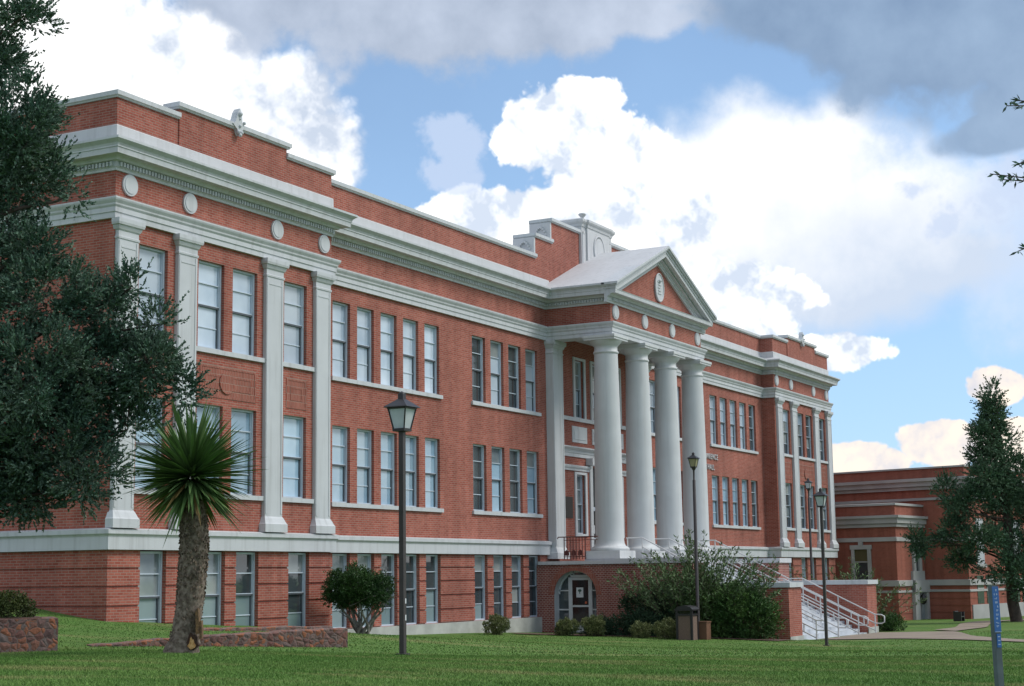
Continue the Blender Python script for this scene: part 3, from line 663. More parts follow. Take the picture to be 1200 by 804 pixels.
# windows: aluminium double sashes, panes as children
WCACHE = {}
PM = {'L': 'pane_l', 'B': 'pane_b', 'M': 'pane_m', 'D': 'pane_d', 'T': 'pane_t'}
def window(x0, x1, z0, z1_, y, code, parent=bld):
    w, h = round(x1 - x0, 3), round(z1_ - z0, 3); key = (w, h)
    if key not in WCACHE:
        f = MB(); t = .055
        f.box(0, t, .10, .22, 0, h); f.box(w - t, w, .10, .22, 0, h); f.box(t, w - t, .10, .22, h - t, h); f.box(t, w - t, .09, .22, 0, t * .9)
        q = h / 4
        f.box(t, w - t, .135, .19, 3 * q - .013, 3 * q + .013); f.box(t, w - t, .165, .21, q - .013, q + .013)
        f.box(t, w - t, .12, .19, 2 * q + .004, 2 * q + .022); f.box(t, w - t, .125, .205, 2 * q - .045, 2 * q + .0035, 1)
        f.box(w - t - .05, w - t, .165, .2, .05, 2 * q - .05, 1)                # dark sash stile of the inner lower sash
        f.box(t, t + .02, .15, .2, .05, h - t); f.box(w - t - .022, w - t, .14, .2, 2 * q, h - t)
        WCACHE[key] = f.mesh('window', [M_['frame'], M_['frame_d']])
    ob = bpy.data.objects.new('window', WCACHE[key]); COL.objects.link(ob); ob.parent = parent
    o = OFF[parent.name]; ob.location = (x0 - o[0], y - o[1], z0 - o[2])
    key2 = (w, h, code)
    if key2 not in WCACHE:
        p = MB(); q = h / 4
        ms = sorted(set(code))
        for i in range(4):
            yy = .175 if i >= 2 else .19
            tl = rng.uniform(-.002, .002)
            p.quad((.03, yy + tl, i * q), (w - .03, yy - tl, i * q), (w - .03, yy - tl, (i + 1) * q), (.03, yy + tl, (i + 1) * q), ms.index(code[3 - i]))
        WCACHE[key2] = p.mesh('glass_pane', [M_[PM[c]] for c in ms], fix=False)
    pn = bpy.data.objects.new('glass_pane', WCACHE[key2]); COL.objects.link(pn); pn.parent = ob
    return ob
for w_ in WINS: window(*w_)

# ------------------------------------------------------------------ portico
# columns
def column(cx):
    c = MB(); cy = 25.36
    prof = [(.71, .86), (.73, .90), (.72, .96), (.66, 1.0), (.62, 1.02), (.58, 1.06), (.545, 1.14), (.53, 1.25)]
    for i in range(1, 13):
        t = i / 12; prof.append((.53 - .085 * t ** 1.7, 1.25 + (8.22 - 1.25) * t))
    c.lathe(prof, cx, cy, 40)
    ob = c.build('column', M_['column'], bld)
    k = MB(); k.lathe([(.44, 8.22), (.47, 8.24), (.485, 8.28), (.47, 8.32), (.44, 8.34), (.44, 8.50), (.47, 8.53), (.54, 8.60), (.60, 8.68), (.62, 8.72)], cx, cy, 40)
    k.box(cx - .63, cx + .63, cy - .63, cy + .63, 8.722, 8.80); k.box(cx - .66, cx + .66, cy - .66, cy + .66, 8.80, 8.896)
    k.build('capital', M_['column'], ob)
    p = MB(); p.box(cx - .71, cx + .71, cy - .71, cy + .71, .565, .86); p.build('column_plinth', M_['column'], ob)
for i in range(4): column(C0 + (i - 1.5) * 2.9)
# beams, frieze, ceiling
fr = MB()
fr.box(PX0, PX1, YF, YF + .85, 9.43, 10.125)
for a, b in ((PX0, PX0 + .85), (PX1 - .85, PX1)): fr.box(a, b, YF + .85, YM + .02, 9.43, 10.124)
fr.prism([(PX0 - .0, 10.62), (PX1, 10.62), (PX1, 10.75), (C0, 12.80), (PX0, 10.75)], lambda p, h: (p[0], h, p[1]), YF, YF + .12)
fr.build('portico_frieze', BR, bld)
ce = MB()
ce.box(PX0 - .08, PX1 + .08, YF - .08, YF + .70, 8.903, 9.425); ce.box(PX0 - .08, PX0 + .70, YF + .70, YM - .02, 8.903, 9.425); ce.box(PX1 - .70, PX1 + .08, YF + .70, YM - .02, 8.903, 9.425)
ce.box(PX0 + .7, PX1 - .7, YF + .7, YM - .01, 9.2, 9.3)
ce.build('portico_ceiling', M_['column'], bld)
# pediment: roof and raking cornice
ped = MB(); sl = (13.06 - 10.84) / (C0 - (PX0 - .57)); xe0, xe1 = PX0 - .57, PX1 + .57
def rake(y0, y1, off_t, off_b, ex=0.0):                      # chevron slab between two vertical offsets below the roof line
    def zt(x): return 13.06 - sl * abs(x - C0)
    a, b = xe0 + ex, xe1 - ex
    ped.prism([(a, zt(a) - off_t), (C0, 13.06 - off_t), (b, zt(b) - off_t), (b, zt(b) - off_b), (C0, 13.06 - off_b), (a, zt(a) - off_b)], lambda p, h: (p[0], h, p[1]), y0, y1)
Yf = YF - .57
rake(Yf, YF + .1, .0, .09); rake(Yf + .05, YF + .1, .09, .16, .05); rake(Yf + .12, YF + .1, .16, .27, .11); rake(Yf + .15, YF + .1, .27, .42, .15)
rake(Yf + .38, YF + .1, .42, .50, .62); rake(Yf + .34, YF + .1, .50, .53, .75); rake(Yf + .45, YF + .1, .53, .62, .85); rake(Yf + .49, YF + .1, .62, .72, 1.0)
ped.build('raking_cornice', WH, bld)
rf = MB()
for s_ in (-1, 1):
    e = C0 + s_ * (C0 - xe0 - .015)
    rf.add([(e, Yf + .01, 10.835), (C0, Yf + .01, 13.075), (C0, YM + .02, 13.075), (e, YM + .02, 10.835), (e, Yf + .01, 10.78), (C0, Yf + .01, 13.0), (C0, YM + .02, 13.0), (e, YM + .02, 10.78)],
           [(0, 1, 2, 3), (4, 7, 6, 5), (0, 4, 5, 1), (0, 3, 7, 4)])
rf.build('pediment_roof', M_['white2'], bld)
ov = MB()
ell = [(C0 + .10 + .42 * math.cos(2 * math.pi * k / 36), 11.42 + .56 * math.sin(2 * math.pi * k / 36)) for k in range(36)]
ov.prism(ell, lambda p, h: (p[0], h, p[1]), YF - .06, YF + .02)
ov.tube([(a, YF - .06, b) for a, b in ell + ell[:1]], .035, 6)
for k in range(5): ov.box(C0 - .08 + .03 * (k % 2), C0 + .26 - .05 * (k % 3), YF - .085, YF - .06, 11.15 + .12 * k, 11.20 + .12 * k)
ov.lathe([(.001, 11.62), (.1, 11.66), (.1, 11.72), (.001, 11.76)], C0 + .1, YF - .07, 12)
ov.build('pediment_medallion', WH, bld)
# door wall trims
tr = MB()
tr.box(55.83, mx(55.83), YM - .09, YM + .02, 5.99, 6.14)
tr.sweep([(56.0, YM), (56.0, YM - .01), (mx(56.0), YM - .01), (mx(56.0), YM)], [(-.01, 4.58), (.03, 4.58), (.03, 4.72), (.06, 4.74), (.06, 4.83), (.14, 4.88), (.2, 4.92), (.2, 4.97), (-.01, 4.985)])
for a, b in ((56.2, 58.55), (mx(58.55), mx(56.2))): tr.sweep([(a, YM), (a, YM - .01), (b, YM - .01), (b, YM)], [(-.01, 4.04), (.05, 4.04), (.05, 4.12), (.09, 4.15), (.11, 4.2), (.11, 4.25), (-.01, 4.255)])
for a, b, c, d in pw:
    e = .16
    for p_ in ((a - e, a, c - .1, d + .1), (b, b + e, c - .1, d + .1), (a, b, d, d + .1), (a, b, c - .1, c)):
        tr.box(p_[0], p_[1], YM - .05, YM + .02, p_[2], p_[3])
for a, b in ((57.16, 58.50), (59.0, 60.2), (mx(58.5), mx(57.16))):
    tr.box(a, b, YM - .03, YM + .02, 5.16, 5.80); tr.box(a + .12, b - .12, YM - .05, YM - .03, 5.28, 5.68)
tr.box(58.66, 58.90, YM - .06, YM + .02, .42, 4.3); tr.box(60.30, 60.54, YM - .06, YM + .02, .42, 4.3); tr.box(58.66, 60.54, YM - .07, YM + .02, 4.3, 4.5)
for xx in (58.4, 60.5): tr.box(xx, xx + .3, YM - .3, YM + .02, 4.3, 4.58)
tr.build('door_surround', WH, bld)
dr = MB(); dr.box(58.93, 60.27, YM + .08, YM + .14, .46, 2.52); d_ob = dr.build('entrance_door', M_['door_d'], bld)
df = MB(); df.box(58.9, 60.3, YM + .04, YM + .16, 2.52, 2.68); df.box(59.56, 59.64, YM + .05, YM + .16, .5, 2.52); df.box(58.9, 58.97, YM + .05, YM + .16, .5, 4.24); df.box(60.23, 60.3, YM + .05, YM + .16, .5, 4.24); df.box(58.97, 60.23, YM + .055, YM + .07, 1.38, 1.44); df.build('door_frame', M_['frame'], d_ob)
dg = MB(); dg.box(58.97, 60.23, YM + .10, YM + .13, 2.68, 4.24); dg.build('transom_light', M_['pane_d'], d_ob)
nt_ = MB(); nt_.box(59.05, 59.25, YM + .065, YM + .078, 1.62, 1.95); nt_.build('door_notice', M_['paper'], d_ob)
pq = MB(); pq.box(56.43, 57.06, YM - .04, YM + .01, 2.18, 3.0); pq.build('wall_plaque', M_['plaque'], bld)
# hall name in metal letters on the brick between the window rows
def text(body, name, size, loc, rot, m, parent, align='RIGHT', depth=.02, sx=1.0):
    cu_ = bpy.data.curves.new(name, 'FONT'); cu_.body = body; cu_.size = size; cu_.align_x = align; cu_.extrude = depth; cu_.offset = .004; cu_.space_character = 1.12
    tmp = bpy.data.objects.new(name + '_t', cu_); COL.objects.link(tmp); bpy.context.view_layer.update()
    me = bpy.data.meshes.new_from_object(tmp.evaluated_get(bpy.context.evaluated_depsgraph_get())); bpy.data.objects.remove(tmp)
    me.materials.clear(); me.materials.append(m); me.name = name
    ob = bpy.data.objects.new(name, me); COL.objects.link(ob); ob.parent = parent
    o = OFF[parent.name]; ob.location = (loc[0] - o[0], loc[1] - o[1], loc[2] - o[2]); ob.rotation_euler = rot; ob.scale.x = sx; OFF[ob.name] = o; return ob
text('LAWRENCE', 'wall_lettering', .36, (73.0, YM - .03, 5.33), (math.pi / 2, 0, 0), M_['letter'], bld)
text('HALL', 'wall_lettering', .36, (72.5, YM - .03, 4.83), (math.pi / 2, 0, 0), M_['letter'], bld)

# podium with arched basement door in its left side
PXL, PXR, PYF = 54.15, mx(54.15), 21.75
pod = MB()
ya, yb_, zsp = 25.45, 27.16, -.71; rad = (yb_ - ya) / 2; yc = (ya + yb_) / 2
arc = [(yc - rad * math.cos(math.pi * k / 16), zsp + rad * math.sin(math.pi * k / 16)) for k in range(17)]
def ysec(y0, y1, z0, z1_): pod.quad((PXL, y0, z0), (PXL, y1, z0), (PXL, y1, z1_), (PXL, y0, z1_))
ysec(PYF, ya, -3.2, .372); ysec(yb_, YM + .1, -3.2, .372)
top = [(PXL, y, z) for y, z in arc]
for a, b in zip(top[:-1], top[1:]): pod.quad(a, b, (PXL, b[1], .372), (PXL, a[1], .372))
jam = [(ya, -3.2)] + arc + [(yb_, -3.2)]
for a, b in zip(jam[:-1], jam[1:]): pod.quad((PXL, *a), (PXL, *b), (PXL + .45, *b), (PXL + .45, *a), 1)
pod.quad((PXR, PYF, -3.2), (PXR, YM + .1, -3.2), (PXR, YM + .1, .372), (PXR, PYF, .372))
pod.quad((PXL, 24.26, -3.2), (PXR, 24.26, -3.2), (PXR, 24.26, .372), (PXL, 24.26, .372))
pod.box(PXL + .001, 55.5, PYF, PYF + .05, -3.2, .371); pod.box(mx(55.5), PXR - .001, PYF, PYF + .05, -3.2, .371); pod.box(55.45, 55.498, PYF + .05, 24.26, -3.2, .371); pod.box(mx(55.498), mx(55.45), PYF + .05, 24.26, -3.2, .371)
pod.build('podium_wall', [M_['brick_dark'], WH], bld)
vs = MB()                                                   # ring of voussoirs, a shade proud
for k in range(16):
    a0, a1 = math.pi * k / 16, math.pi * (k + 1) / 16
    vs.prism([(yc - (rad + e) * math.cos(t), zsp + (rad + e) * math.sin(t)) for e, t in ((.0, a0), (.0, a1), (.22, a1), (.22, a0))], lambda p, h: (h, p[0], p[1]), PXL - .012, PXL + .05)
vs.build('arch_ring', M_['brick_panel'], bld)
flr = MB(); flr.box(PXL - .10, PXR + .10, 24.25, YM, .374, .50); flr.box(PXL - .10, 55.55, PYF - .08, 24.25, .374, .56); flr.box(mx(55.55), PXR + .10, PYF - .08, 24.25, .374, .56)
flr.box(PXL - .10, PXL + .5, 24.25, 24.63, .50, .562); flr.box(54.56, mx(54.56), 24.64, 26.08, .50, .563)
flr.build('terrace', M_['white2'], bld)
# arched door unit
ad = MB(); X0 = PXL + .34
fan = [(y, z) for y, z in arc]
ad.prism([(ya, -3)] + fan + [(yb_, -3)], lambda p, h: (h, p[0], p[1]), X0 + .06, X0 + .10)
adoor = ad.build('arched_doorway', M_['pane_d'], bld)
fm = MB()
for y0, y1, za, zc in ((25.78, 25.86, -2.2, -.02), (26.66, 26.74, -2.2, -.02), (25.78, 26.74, -.09, -.01), (ya, 25.78, -1.30, -1.25), (26.74, yb_, -1.30, -1.25), (ya, 25.78, -.60, -.56), (26.74, yb_, -.60, -.56), (25.95, 25.99, -.01, .12), (26.5, 26.54, -.01, .12)): fm.box(X0 + .0, X0 + .07, y0, y1, za, zc)
for y0, y1, za, zc in ((25.86, 25.93, -2.1, -.1), (26.59, 26.66, -2.1, -.1), (25.93, 26.59, -.2, -.1), (25.93, 26.59, -1.18, -1.11), (25.93, 26.59, -2.1, -1.85)): fm.box(X0 + .01, X0 + .066, y0, y1, za, zc)
for a, b in zip(arc[:-1], arc[1:]):
    a2 = (yc + (a[0] - yc) * .93, zsp + (a[1] - zsp) * .93); b2 = (yc + (b[0] - yc) * .93, zsp + (b[1] - zsp) * .93)
    fm.prism([a, b, b2, a2], lambda p, h: (h, p[0], p[1]), X0 + .0, X0 + .07)
fm.build('door_frame', WH, adoor)
dl = MB(); dl.box(X0 + .02, X0 + .05, 25.93, 26.59, -1.85, -.2); dl.build('glass_door', M_['door_d'], adoor)
po = MB(); po.box(X0 + .005, X0 + .019, 26.14, 26.42, -.83, -.47); po.build('door_poster', M_['paper'], adoor)
em = MB(); em.prism([(26.28 + .075 * math.cos(t), -.58 + .05 * math.sin(t)) for t in [k * .5236 for k in range(12)]], lambda p, h: (h, p[0], p[1]), X0, X0 + .006); em.box(X0, X0 + .006, 26.265, 26.295, -.70, -.62); em.build('poster_emblem', M_['emblem'], adoor)
st = MB(); st.box(X0 + .008, X0 + .019, 26.0, 26.08, -1.06, -.98); st.build('door_sticker', M_['orange'], adoor)
# terrace side railing
rl = MB(); xr = 54.48
rl.tube([(xr, 27.15, 1.33), (xr, 27.12, 1.39), (xr, 25.50, 1.39)], .022, 6); rl.tube([(xr, 26.9, .66), (xr, 26.02, .66)], .016, 5)
for k in range(8): y = 26.88 - k * .124; rl.tube([(xr, y, .56), (xr, y, 1.38)], .016 if k not in (0, 7) else .02, 5)
rl.build('terrace_railing', M_['rail_r'], bld)
ff = MB()
for y in (26.78, 26.5, 26.22): ff.prism([(y - .1, .7), (y + .1, .7), (y + .09, .86), (y, .92), (y - .09, .86)], lambda p, h: (h, p[0], p[1]), xr + .004, xr + .012)
ff.tube([(xr, 26.9, 1.27), (xr, 25.5, 1.27)], .012, 5); ff.build('railing_scroll', M_['rail_r'], bld)

# ------------------------------------------------------------------ entrance staircase
stc = thing('entrance_staircase', (59.6, 19.5, -2.35), 'broad pale concrete staircase with brick cheek walls and white handrails below the columns', 'staircase')
for f in ((lambda x: x), mx):
    ck = MB(); cc = MB()
    a, b = sorted((f(54.13), f(55.48))); ck.box(a, b, 18.15, PYF - .004, -3.2, -.53); cc.box(a - .06, b + .06, 18.08, PYF - .01, -.528, -.36)
    ck.box(a - .02, b + .02, 18.12, 18.15, -3.2, -2.2, 1)
    ck.build('cheek_wall', [BR, M_['conc']], stc); cc.build('cheek_coping', WH, stc)
sp_ = MB()
n1 = 10; YT = 24.25                                         # upper flight: terrace down to the landing
for i in range(n1): sp_.box(55.5, mx(55.5), YT - (i + 1) * .30, YT - .002 - i * .30, -3.2, .345 - i * .155)
yl = YT - n1 * .30; zl = .345 - n1 * .155
sp_.box(55.5, mx(55.5), 20.6, yl - .002, -3.2, zl)
n2 = 9
for i in range(n2): sp_.box(55.5, mx(55.5), 20.6 - (i + 1) * .30, 20.598 - i * .30, -3.2, zl - .150 * (i + 1))
sp_.build('steps', M_['stair'], stc)
for k, xr in enumerate((55.82, 58.4, 61.0, 63.3)):
    h = MB(); r = .026
    for dz in (0, -.34, -.62):
        pts = [(xr, 24.95, 1.33 + dz), (xr, 24.3, 1.33 + dz), (xr, 21.2, -.27 + dz), (xr, 20.62, -.27 + dz), (xr, 17.75, -1.69 + dz), (xr, 17.5, -1.70 + dz)]
        if dz: pts = pts[1:-1]
        h.tube(pts, r, 6)
    h.tube([(xr, 17.5, -1.70), (xr, 17.38, -1.76), (xr, 17.38, -1.98), (xr, 17.5, -2.04), (xr, 17.75, -2.03)], r, 6)
    for y, za, zt in ((24.9, .5, 1.33), (24.3, .4, 1.33), (21.2, -1.25, -.27), (20.62, -1.25, -.27), (17.75, -2.6, -1.69)): h.tube([(xr, y, za), (xr, y, zt)], r, 6)
    for y in (22.75, 19.2): h.tube([(xr, y, (-.27 + (y - 21.2) * .516 if y > 21 else -1.69 + (y - 17.75) * .495) - 1.0), (xr, y, -.27 + (y - 21.2) * .516 if y > 21 else -1.69 + (y - 17.75) * .495)], r, 6)
    for y in (23.6, 23.2, 22.2, 21.7, 20.1, 19.7, 18.7, 18.2):
        zt = -.27 + (y - 21.2) * .516 if y > 21 else -1.69 + (y - 17.75) * .495
        h.tube([(xr, y, zt - .34), (xr, y, zt - .62)], r * .9, 5)
    h.build('handrail', M_['rail_w'], stc)

# ------------------------------------------------------------------ the far brick hall
far = thing('far_brick_hall', (93, 24, -2.8), 'lower dark red brick hall with white bands beyond the right end of the main hall', 'building')
T0, T1, T2 = (91.0, 27.4), (90.46, 23.99), (95.59, 23.4)
T0 = (91.43 + .5, 28.84 + 2.5); T2b = (96.6, 25.6)
U0, U1, U2 = (97.6, 33.0), (93.97, 20.84), (112.0, 17.2)
fw_ = MB()
def vwall(mb, pts, z0, z1_, mi=0):
    for a, b in zip(pts[:-1], pts[1:]): mb.quad((*a, z0), (*b, z0), (*b, z1_), (*a, z1_), mi)
TP = [T0, T1, T2, T2b]; UP = [(99, 37.7), (97.12, 31.71), (94.9, 24.0), (96.3, 23.75), (96.4, 20.3), (112.0, 17.2), (116, 30)]
UP = [(99.0, 38.0), (97.12, 31.71), (93.97, 20.84), (112.0, 17.2), (116, 36)]
vwall(fw_, TP, -3.4, 3.72); vwall(fw_, UP, -3.4, 5.85)
fw_.add([(*p, 3.7) for p in TP] , [(0, 1, 2, 3)])
fw_.add([(*p, 5.6) for p in UP], [(0, 1, 2, 3, 4)])
fw_.build('brick_wall', M_['brick_far'], far, fix=False)
ft = MB()
def fband(path, z0, z1_, o): ft.sweep(path, [(-.02, z0), (o, z0), (o, z1_), (-.02, z1_ + .02)])
for pth, lst in ((TP, ((3.62, 3.74, .08), (2.92, 3.06, .34), (2.62, 2.92, .22), (2.42, 2.60, .12), (1.62, 1.84, .07), (-.88, -.57, .10), (-1.24, -1.13, .05))),
                 (UP, ((5.83, 5.92, .08), (5.10, 5.28, .36), (4.82, 5.10, .24), (4.62, 4.80, .12), (4.00, 4.14, .07), (1.62, 1.84, .07), (-.88, -.57, .10), (-1.24, -1.13, .05)))):
    for z0, z1_, o in lst: fband(pth, z0, z1_, o)
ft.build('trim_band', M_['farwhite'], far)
gr = MB()
for z in (-1.6, -2.0, -2.4): gr.sweep(TP, [(-.01, z), (.025, z), (.025, z + .05), (-.01, z + .05)]); gr.sweep(UP, [(-.01, z), (.025, z), (.025, z + .05), (-.01, z + .05)])
gr.build('rusticated_course', M_['brick_far'], far)
def local(a, b, t, out):                                    # frame on a wall a->b, t metres along
    A = Vector(a); d = (Vector(b) - A).normalized(); o = Vector((d.y, -d.x)); return A + d * t + o * out, d, o
def fbox(mb, a, b, t0, t1, o0, o1, z0, z1_, mi=0):
    p0, d, o = local(a, b, t0, o0); p1, _, _ = local(a, b, t1, o0); q0, _, _ = local(a, b, t0, o1); q1, _, _ = local(a, b, t1, o1)
    mb.prism([p0, p1, q1, q0], lambda P, h: (P.x, P.y, h), z0, z1_, mi)
LT = (Vector(T1) - Vector(T0)).length
# window on the tower's left face
wa = LT - 2.75
w1 = MB(); fbox(w1, T0, T1, wa, wa + .18, -.02, .10, -.55, 1.38); fbox(w1, T0, T1, wa + 1.0, wa + 1.2, -.02, .10, -.55, 1.38); fbox(w1, T0, T1, wa - .06, wa + 1.26, -.02, .12, 1.20, 1.44); fbox(w1, T0, T1, wa + .48, wa + .72, -.02, .14, 1.4, 1.66)
fwn = w1.build('window', M_['farwhite'], far)
w2 = MB(); fbox(w2, T0, T1, wa + .18, wa + 1.0, .0, .02, -.53, .48); w2.build('glass_pane', M_['pane_d'], fwn)
w3 = MB(); fbox(w3, T0, T1, wa + .18, wa + 1.0, .0, .025, .52, 1.2); w3.build('window_blind', mat('tan_blind', (.09, .075, .03), .8), fwn)
w4 = MB(); fbox(w4, T0, T1, wa + .18, wa + 1.0, .0, .05, .46, .53); w4.build('meeting_rail', M_['farwhite'], fwn)
# narrow window and white doorway on the right face
w1 = MB(); fbox(w1, T1, T2, 2.3, 2.62, -.02, .12, -.4, 1.6); fbox(w1, T1, T2, 3.18, 3.55, -.02, .12, -.4, 1.4); fbox(w1, T1, T2, 2.05, 3.85, -.02, .14, -.57, -.05); fbox(w1, T1, T2, 2.3, 3.5, -.02, .12, 1.35, 1.62)
fwn = w1.build('window', M_['farwhite'], far); w2 = MB(); fbox(w2, T1, T2, 2.6, 3.2, .0, .02, -.05, 1.4); w2.build('glass_pane', M_['pane_d'], fwn)
d1 = MB(); fbox(d1, T1, T2, 2.05, 2.75, -.02, .2, -3.2, -.57); fbox(d1, T1, T2, 3.85, 4.5, -.02, .2, -3.2, -.57); fbox(d1, T1, T2, 2.05, 4.5, -.02, .26, -1.25, -.57)
fdr = d1.build('doorway', M_['farwhite'], far); d2 = MB(); fbox(d2, T1, T2, 2.75, 3.85, .0, .03, -3.2, -1.25); d2.build('door_leaf', M_['pane_m'], fdr)
d3 = MB(); p_, _, _ = local(T1, T2, 3.2, .22); d3.lathe([(.02, -1.3), (.18, -1.5), (.22, -1.62), (.16, -1.85), (.04, -1.95)], p_.x, p_.y, 10); d3.build('hanging_lantern', M_['black'], fdr)
# windows on the pinker wing behind the tree
pk = MB()
for t in (1.0, 2.3, 6.2, 7.5, 11.5, 13.0): pk = MB(); fbox(pk, U1, U2, t, t + .85, -.02, .03, -1.95, -.35); fpw = pk.build('window', M_['pane_d'], far); pk = MB(); fbox(pk, U1, U2, t, t + .85, -.01, .05, -1.12, -1.05); pk.build('meeting_rail', M_['farwhite'], fpw)
pk = MB(); fbox(pk, U1, U2, .2, 18, -.02, .06, -3.3, -1.98)
pk.build('wing_base', M_['farwhite'], far)
for t in (1.2, 6.5, 12): pk = MB(); fbox(pk, U1, U2, t, t + 1.0, -.02, .03, .3, 2.9); fpw = pk.build('window', M_['pane_m'], far); pk = MB(); fbox(pk, U1, U2, t - .12, t + 1.12, -.02, .10, .1, .3); pk.build('window_sill', M_['farwhite'], fpw)
bx0, by0 = 88.0, 20.3; gz0 = G(bx0, by0)
fb_ = thing('far_bench', (bx0, by0, gz0), 'small dark framed bench with a brown back in front of the far brick hall', 'bench')
b = MB(); b.box(bx0 - .32, bx0 + .32, by0, by0 + .05, gz0 + .12, gz0 + .46); b.build('bench_back', M_['aggr'], fb_)
b = MB()
for x in (bx0 - .36, bx0 + .36): b.box(x - .035, x + .035, by0 - .35, by0 + .07, gz0 - .05, gz0 + .5)
b.box(bx0 - .40, bx0 + .40, by0 - .03, by0 + .08, gz0 + .47, gz0 + .54); b.box(bx0 - .32, bx0 + .32, by0 - .35, by0 - .01, gz0 + .22, gz0 + .27); b.build('bench_frame', M_['black'], fb_)

# ------------------------------------------------------------------ stone walls
def rubble(name, a, b, th, top_a, top_mid, top_b, label, cat, n=40, jit=.012):
    o = thing(name, (a[0], a[1], G(*a)), label, cat)
    A, B = Vector(a), Vector(b); d = (B - A).normalized(); nrm = Vector((-d.y, d.x)); L = (B - A).length
    vs = []; fs = []
    for i in range(n + 1):
        t = i / n; p = A + d * L * t; q = p + nrm * th
        zt = (top_a + (top_mid - top_a) * t / .43) if t < .43 else (top_mid + (top_b - top_mid) * (t - .43) / .57)
        j = random.uniform(-jit, jit); jo = random.uniform(-.015, .015)
        pf = p - nrm * jo
        vs += [(pf.x, pf.y, G(p.x, p.y) - .3), (pf.x, pf.y, zt + j - .02), (p.x + nrm.x * .03, p.y + nrm.y * .03, zt + j), (q.x, q.y, zt + j), (q.x, q.y, G(q.x, q.y) - .3)]
    for i in range(n):
        for k in range(4): fs.append((i * 5 + k, (i + 1) * 5 + k, (i + 1) * 5 + k + 1, i * 5 + k + 1))
    m = MB(); m.add(vs, fs); m.add(vs[:5], [(0, 1, 2, 3, 4)]); m.add(vs[-5:], [(0, 1, 2, 3, 4)]); m.build('stonework', M_['stone'], o); return o
rubble('stone_retaining_wall', (21.67, 19.83), (25.46, 17.06), .42, -1.09, -.985, -.915, 'low red rubble stone retaining wall rising to the right behind the yucca', 'wall')
rubble('stone_edging', (28.6, 23.5), (32.2, 22.0), .3, -1.06, -1.085, -1.115, 'dark low stone edging line between the lawn and the basement windows', 'wall', 24)
pt = thing('stone_planter', (19.4, 19.6, -1.1), 'raised rubble stone planter of red and grey rock at the left edge', 'planter')
m = MB(); a, b_ = Vector((19.88, 18.9)), Vector((18.2, 21.9)); d = (b_ - a).normalized(); nrm = Vector((d.y, -d.x)) * -1
nrm = Vector((.69, .724)); d = Vector((-.724, .69))
def PP(s_, t, a=a, d=d, nrm=nrm): p = a + d * s_ + nrm * t; return (p.x, p.y)
pts = [PP(0, 0), PP(5, 0), PP(5, 1.6), PP(0, 1.6)]
m.prism(pts, lambda p, h: (p[0], p[1], h), -1.5, -.585)
m.build('stonework', M_['stone'], pt)
bedm = MB(); bedm.prism([PP(.25, .25), PP(4.8, .25), PP(4.8, 1.4), PP(.25, 1.4)], lambda p, h: (p[0], p[1], h), -.6, -.57); bedm.build('planter_soil', M_['dirt'], pt)

# ------------------------------------------------------------------ foliage helpers
def unit(v): return v / np.maximum(np.linalg.norm(v, axis=-1, keepdims=True), 1e-9)
def leaves(base, dirs, L, Wd, curl=0.0):
    n = len(base); r = unit(rng.normal(size=(n, 3))); s_ = unit(np.cross(dirs, r)); L = np.broadcast_to(L, n)[:, None]; Wd = np.broadcast_to(Wd, n)[:, None]
    nrm = np.cross(s_, dirs)
    v = np.stack([base, base + dirs * L * .5 + s_ * Wd * .5 + nrm * L * curl, base + dirs * L, base + dirs * L * .5 - s_ * Wd * .5 + nrm * L * curl], 1)
    return v.reshape(-1, 3), np.arange(n * 4).reshape(n, 4)
def sprigs(p, ax, n_leaf, length, leafL, leafW, spread):
    n = len(p); t = rng.random((n, n_leaf, 1)); length = np.broadcast_to(length, n)[:, None, None]
    base = p[:, None] + ax[:, None] * t * length
    d = unit(ax[:, None] + rng.normal(size=(n, n_leaf, 3)) * spread)
    k = 1.15 - .55 * t[..., 0].ravel()
    return leaves(base.reshape(-1, 3), d.reshape(-1, 3), leafL * k * rng.uniform(.7, 1.3, n * n_leaf), leafW * rng.uniform(.8, 1.2, n * n_leaf))
def lobe_points(lobes, n, shell=.45, clump=.22, per=14):
    c = np.array([l[0] for l in lobes], float); r = np.array([l[1] for l in lobes], float)
    w = (r[:, 0] * r[:, 1] + r[:, 1] * r[:, 2] + r[:, 0] * r[:, 2]); w /= w.sum()
    # clusters on the shell, then points inside each cluster, so gaps stay open
    nc = max(8, n // per); li = rng.choice(len(lobes), nc, p=w); d = unit(rng.normal(size=(nc, 3)))
    rr = 1 - shell * rng.random(nc) ** 1.6
    cc_ = c[li] + d * r[li] * rr[:, None]
    keep = np.ones(nc, bool)
    for k in range(len(lobes)):
        q = (((cc_ - c[k]) / r[k]) ** 2).sum(1); keep &= ~((q < .30) & (li != k))
    cc_ = cc_[keep]; d = d[keep]
    ci = rng.integers(0, len(cc_), n)
    p = cc_[ci] + rng.normal(size=(n, 3)) * clump
    return p, unit(unit(p - cc_[ci]) * .8 + d[ci] * .7 + rng.normal(size=(n, 3)) * .25), cc_
def branch(mb, a, b, r0, r1, bend=.15, n=6, sides=6):
    a, b = np.array(a, float), np.array(b, float); L = np.linalg.norm(b - a); off = rng.normal(size=3) * bend * L
    pts = [a + (b - a) * t + off * math.sin(t * math.pi) + rng.normal(size=3) * .012 * L for t in np.linspace(0, 1, n)]
    mb.tube([tuple(p) for p in pts], [r0 + (r1 - r0) * t for t in np.linspace(0, 1, n)], sides); return pts
Rv, Uv, Fv = np.array(_r), np.array(_u), -np.array(_b)
def at(px, py, d): return (Rv * (px - 600) / 1899.1 - Uv * (py - 402) / 1899.1 + Fv) * d      # where a point of the photograph stands at distance d

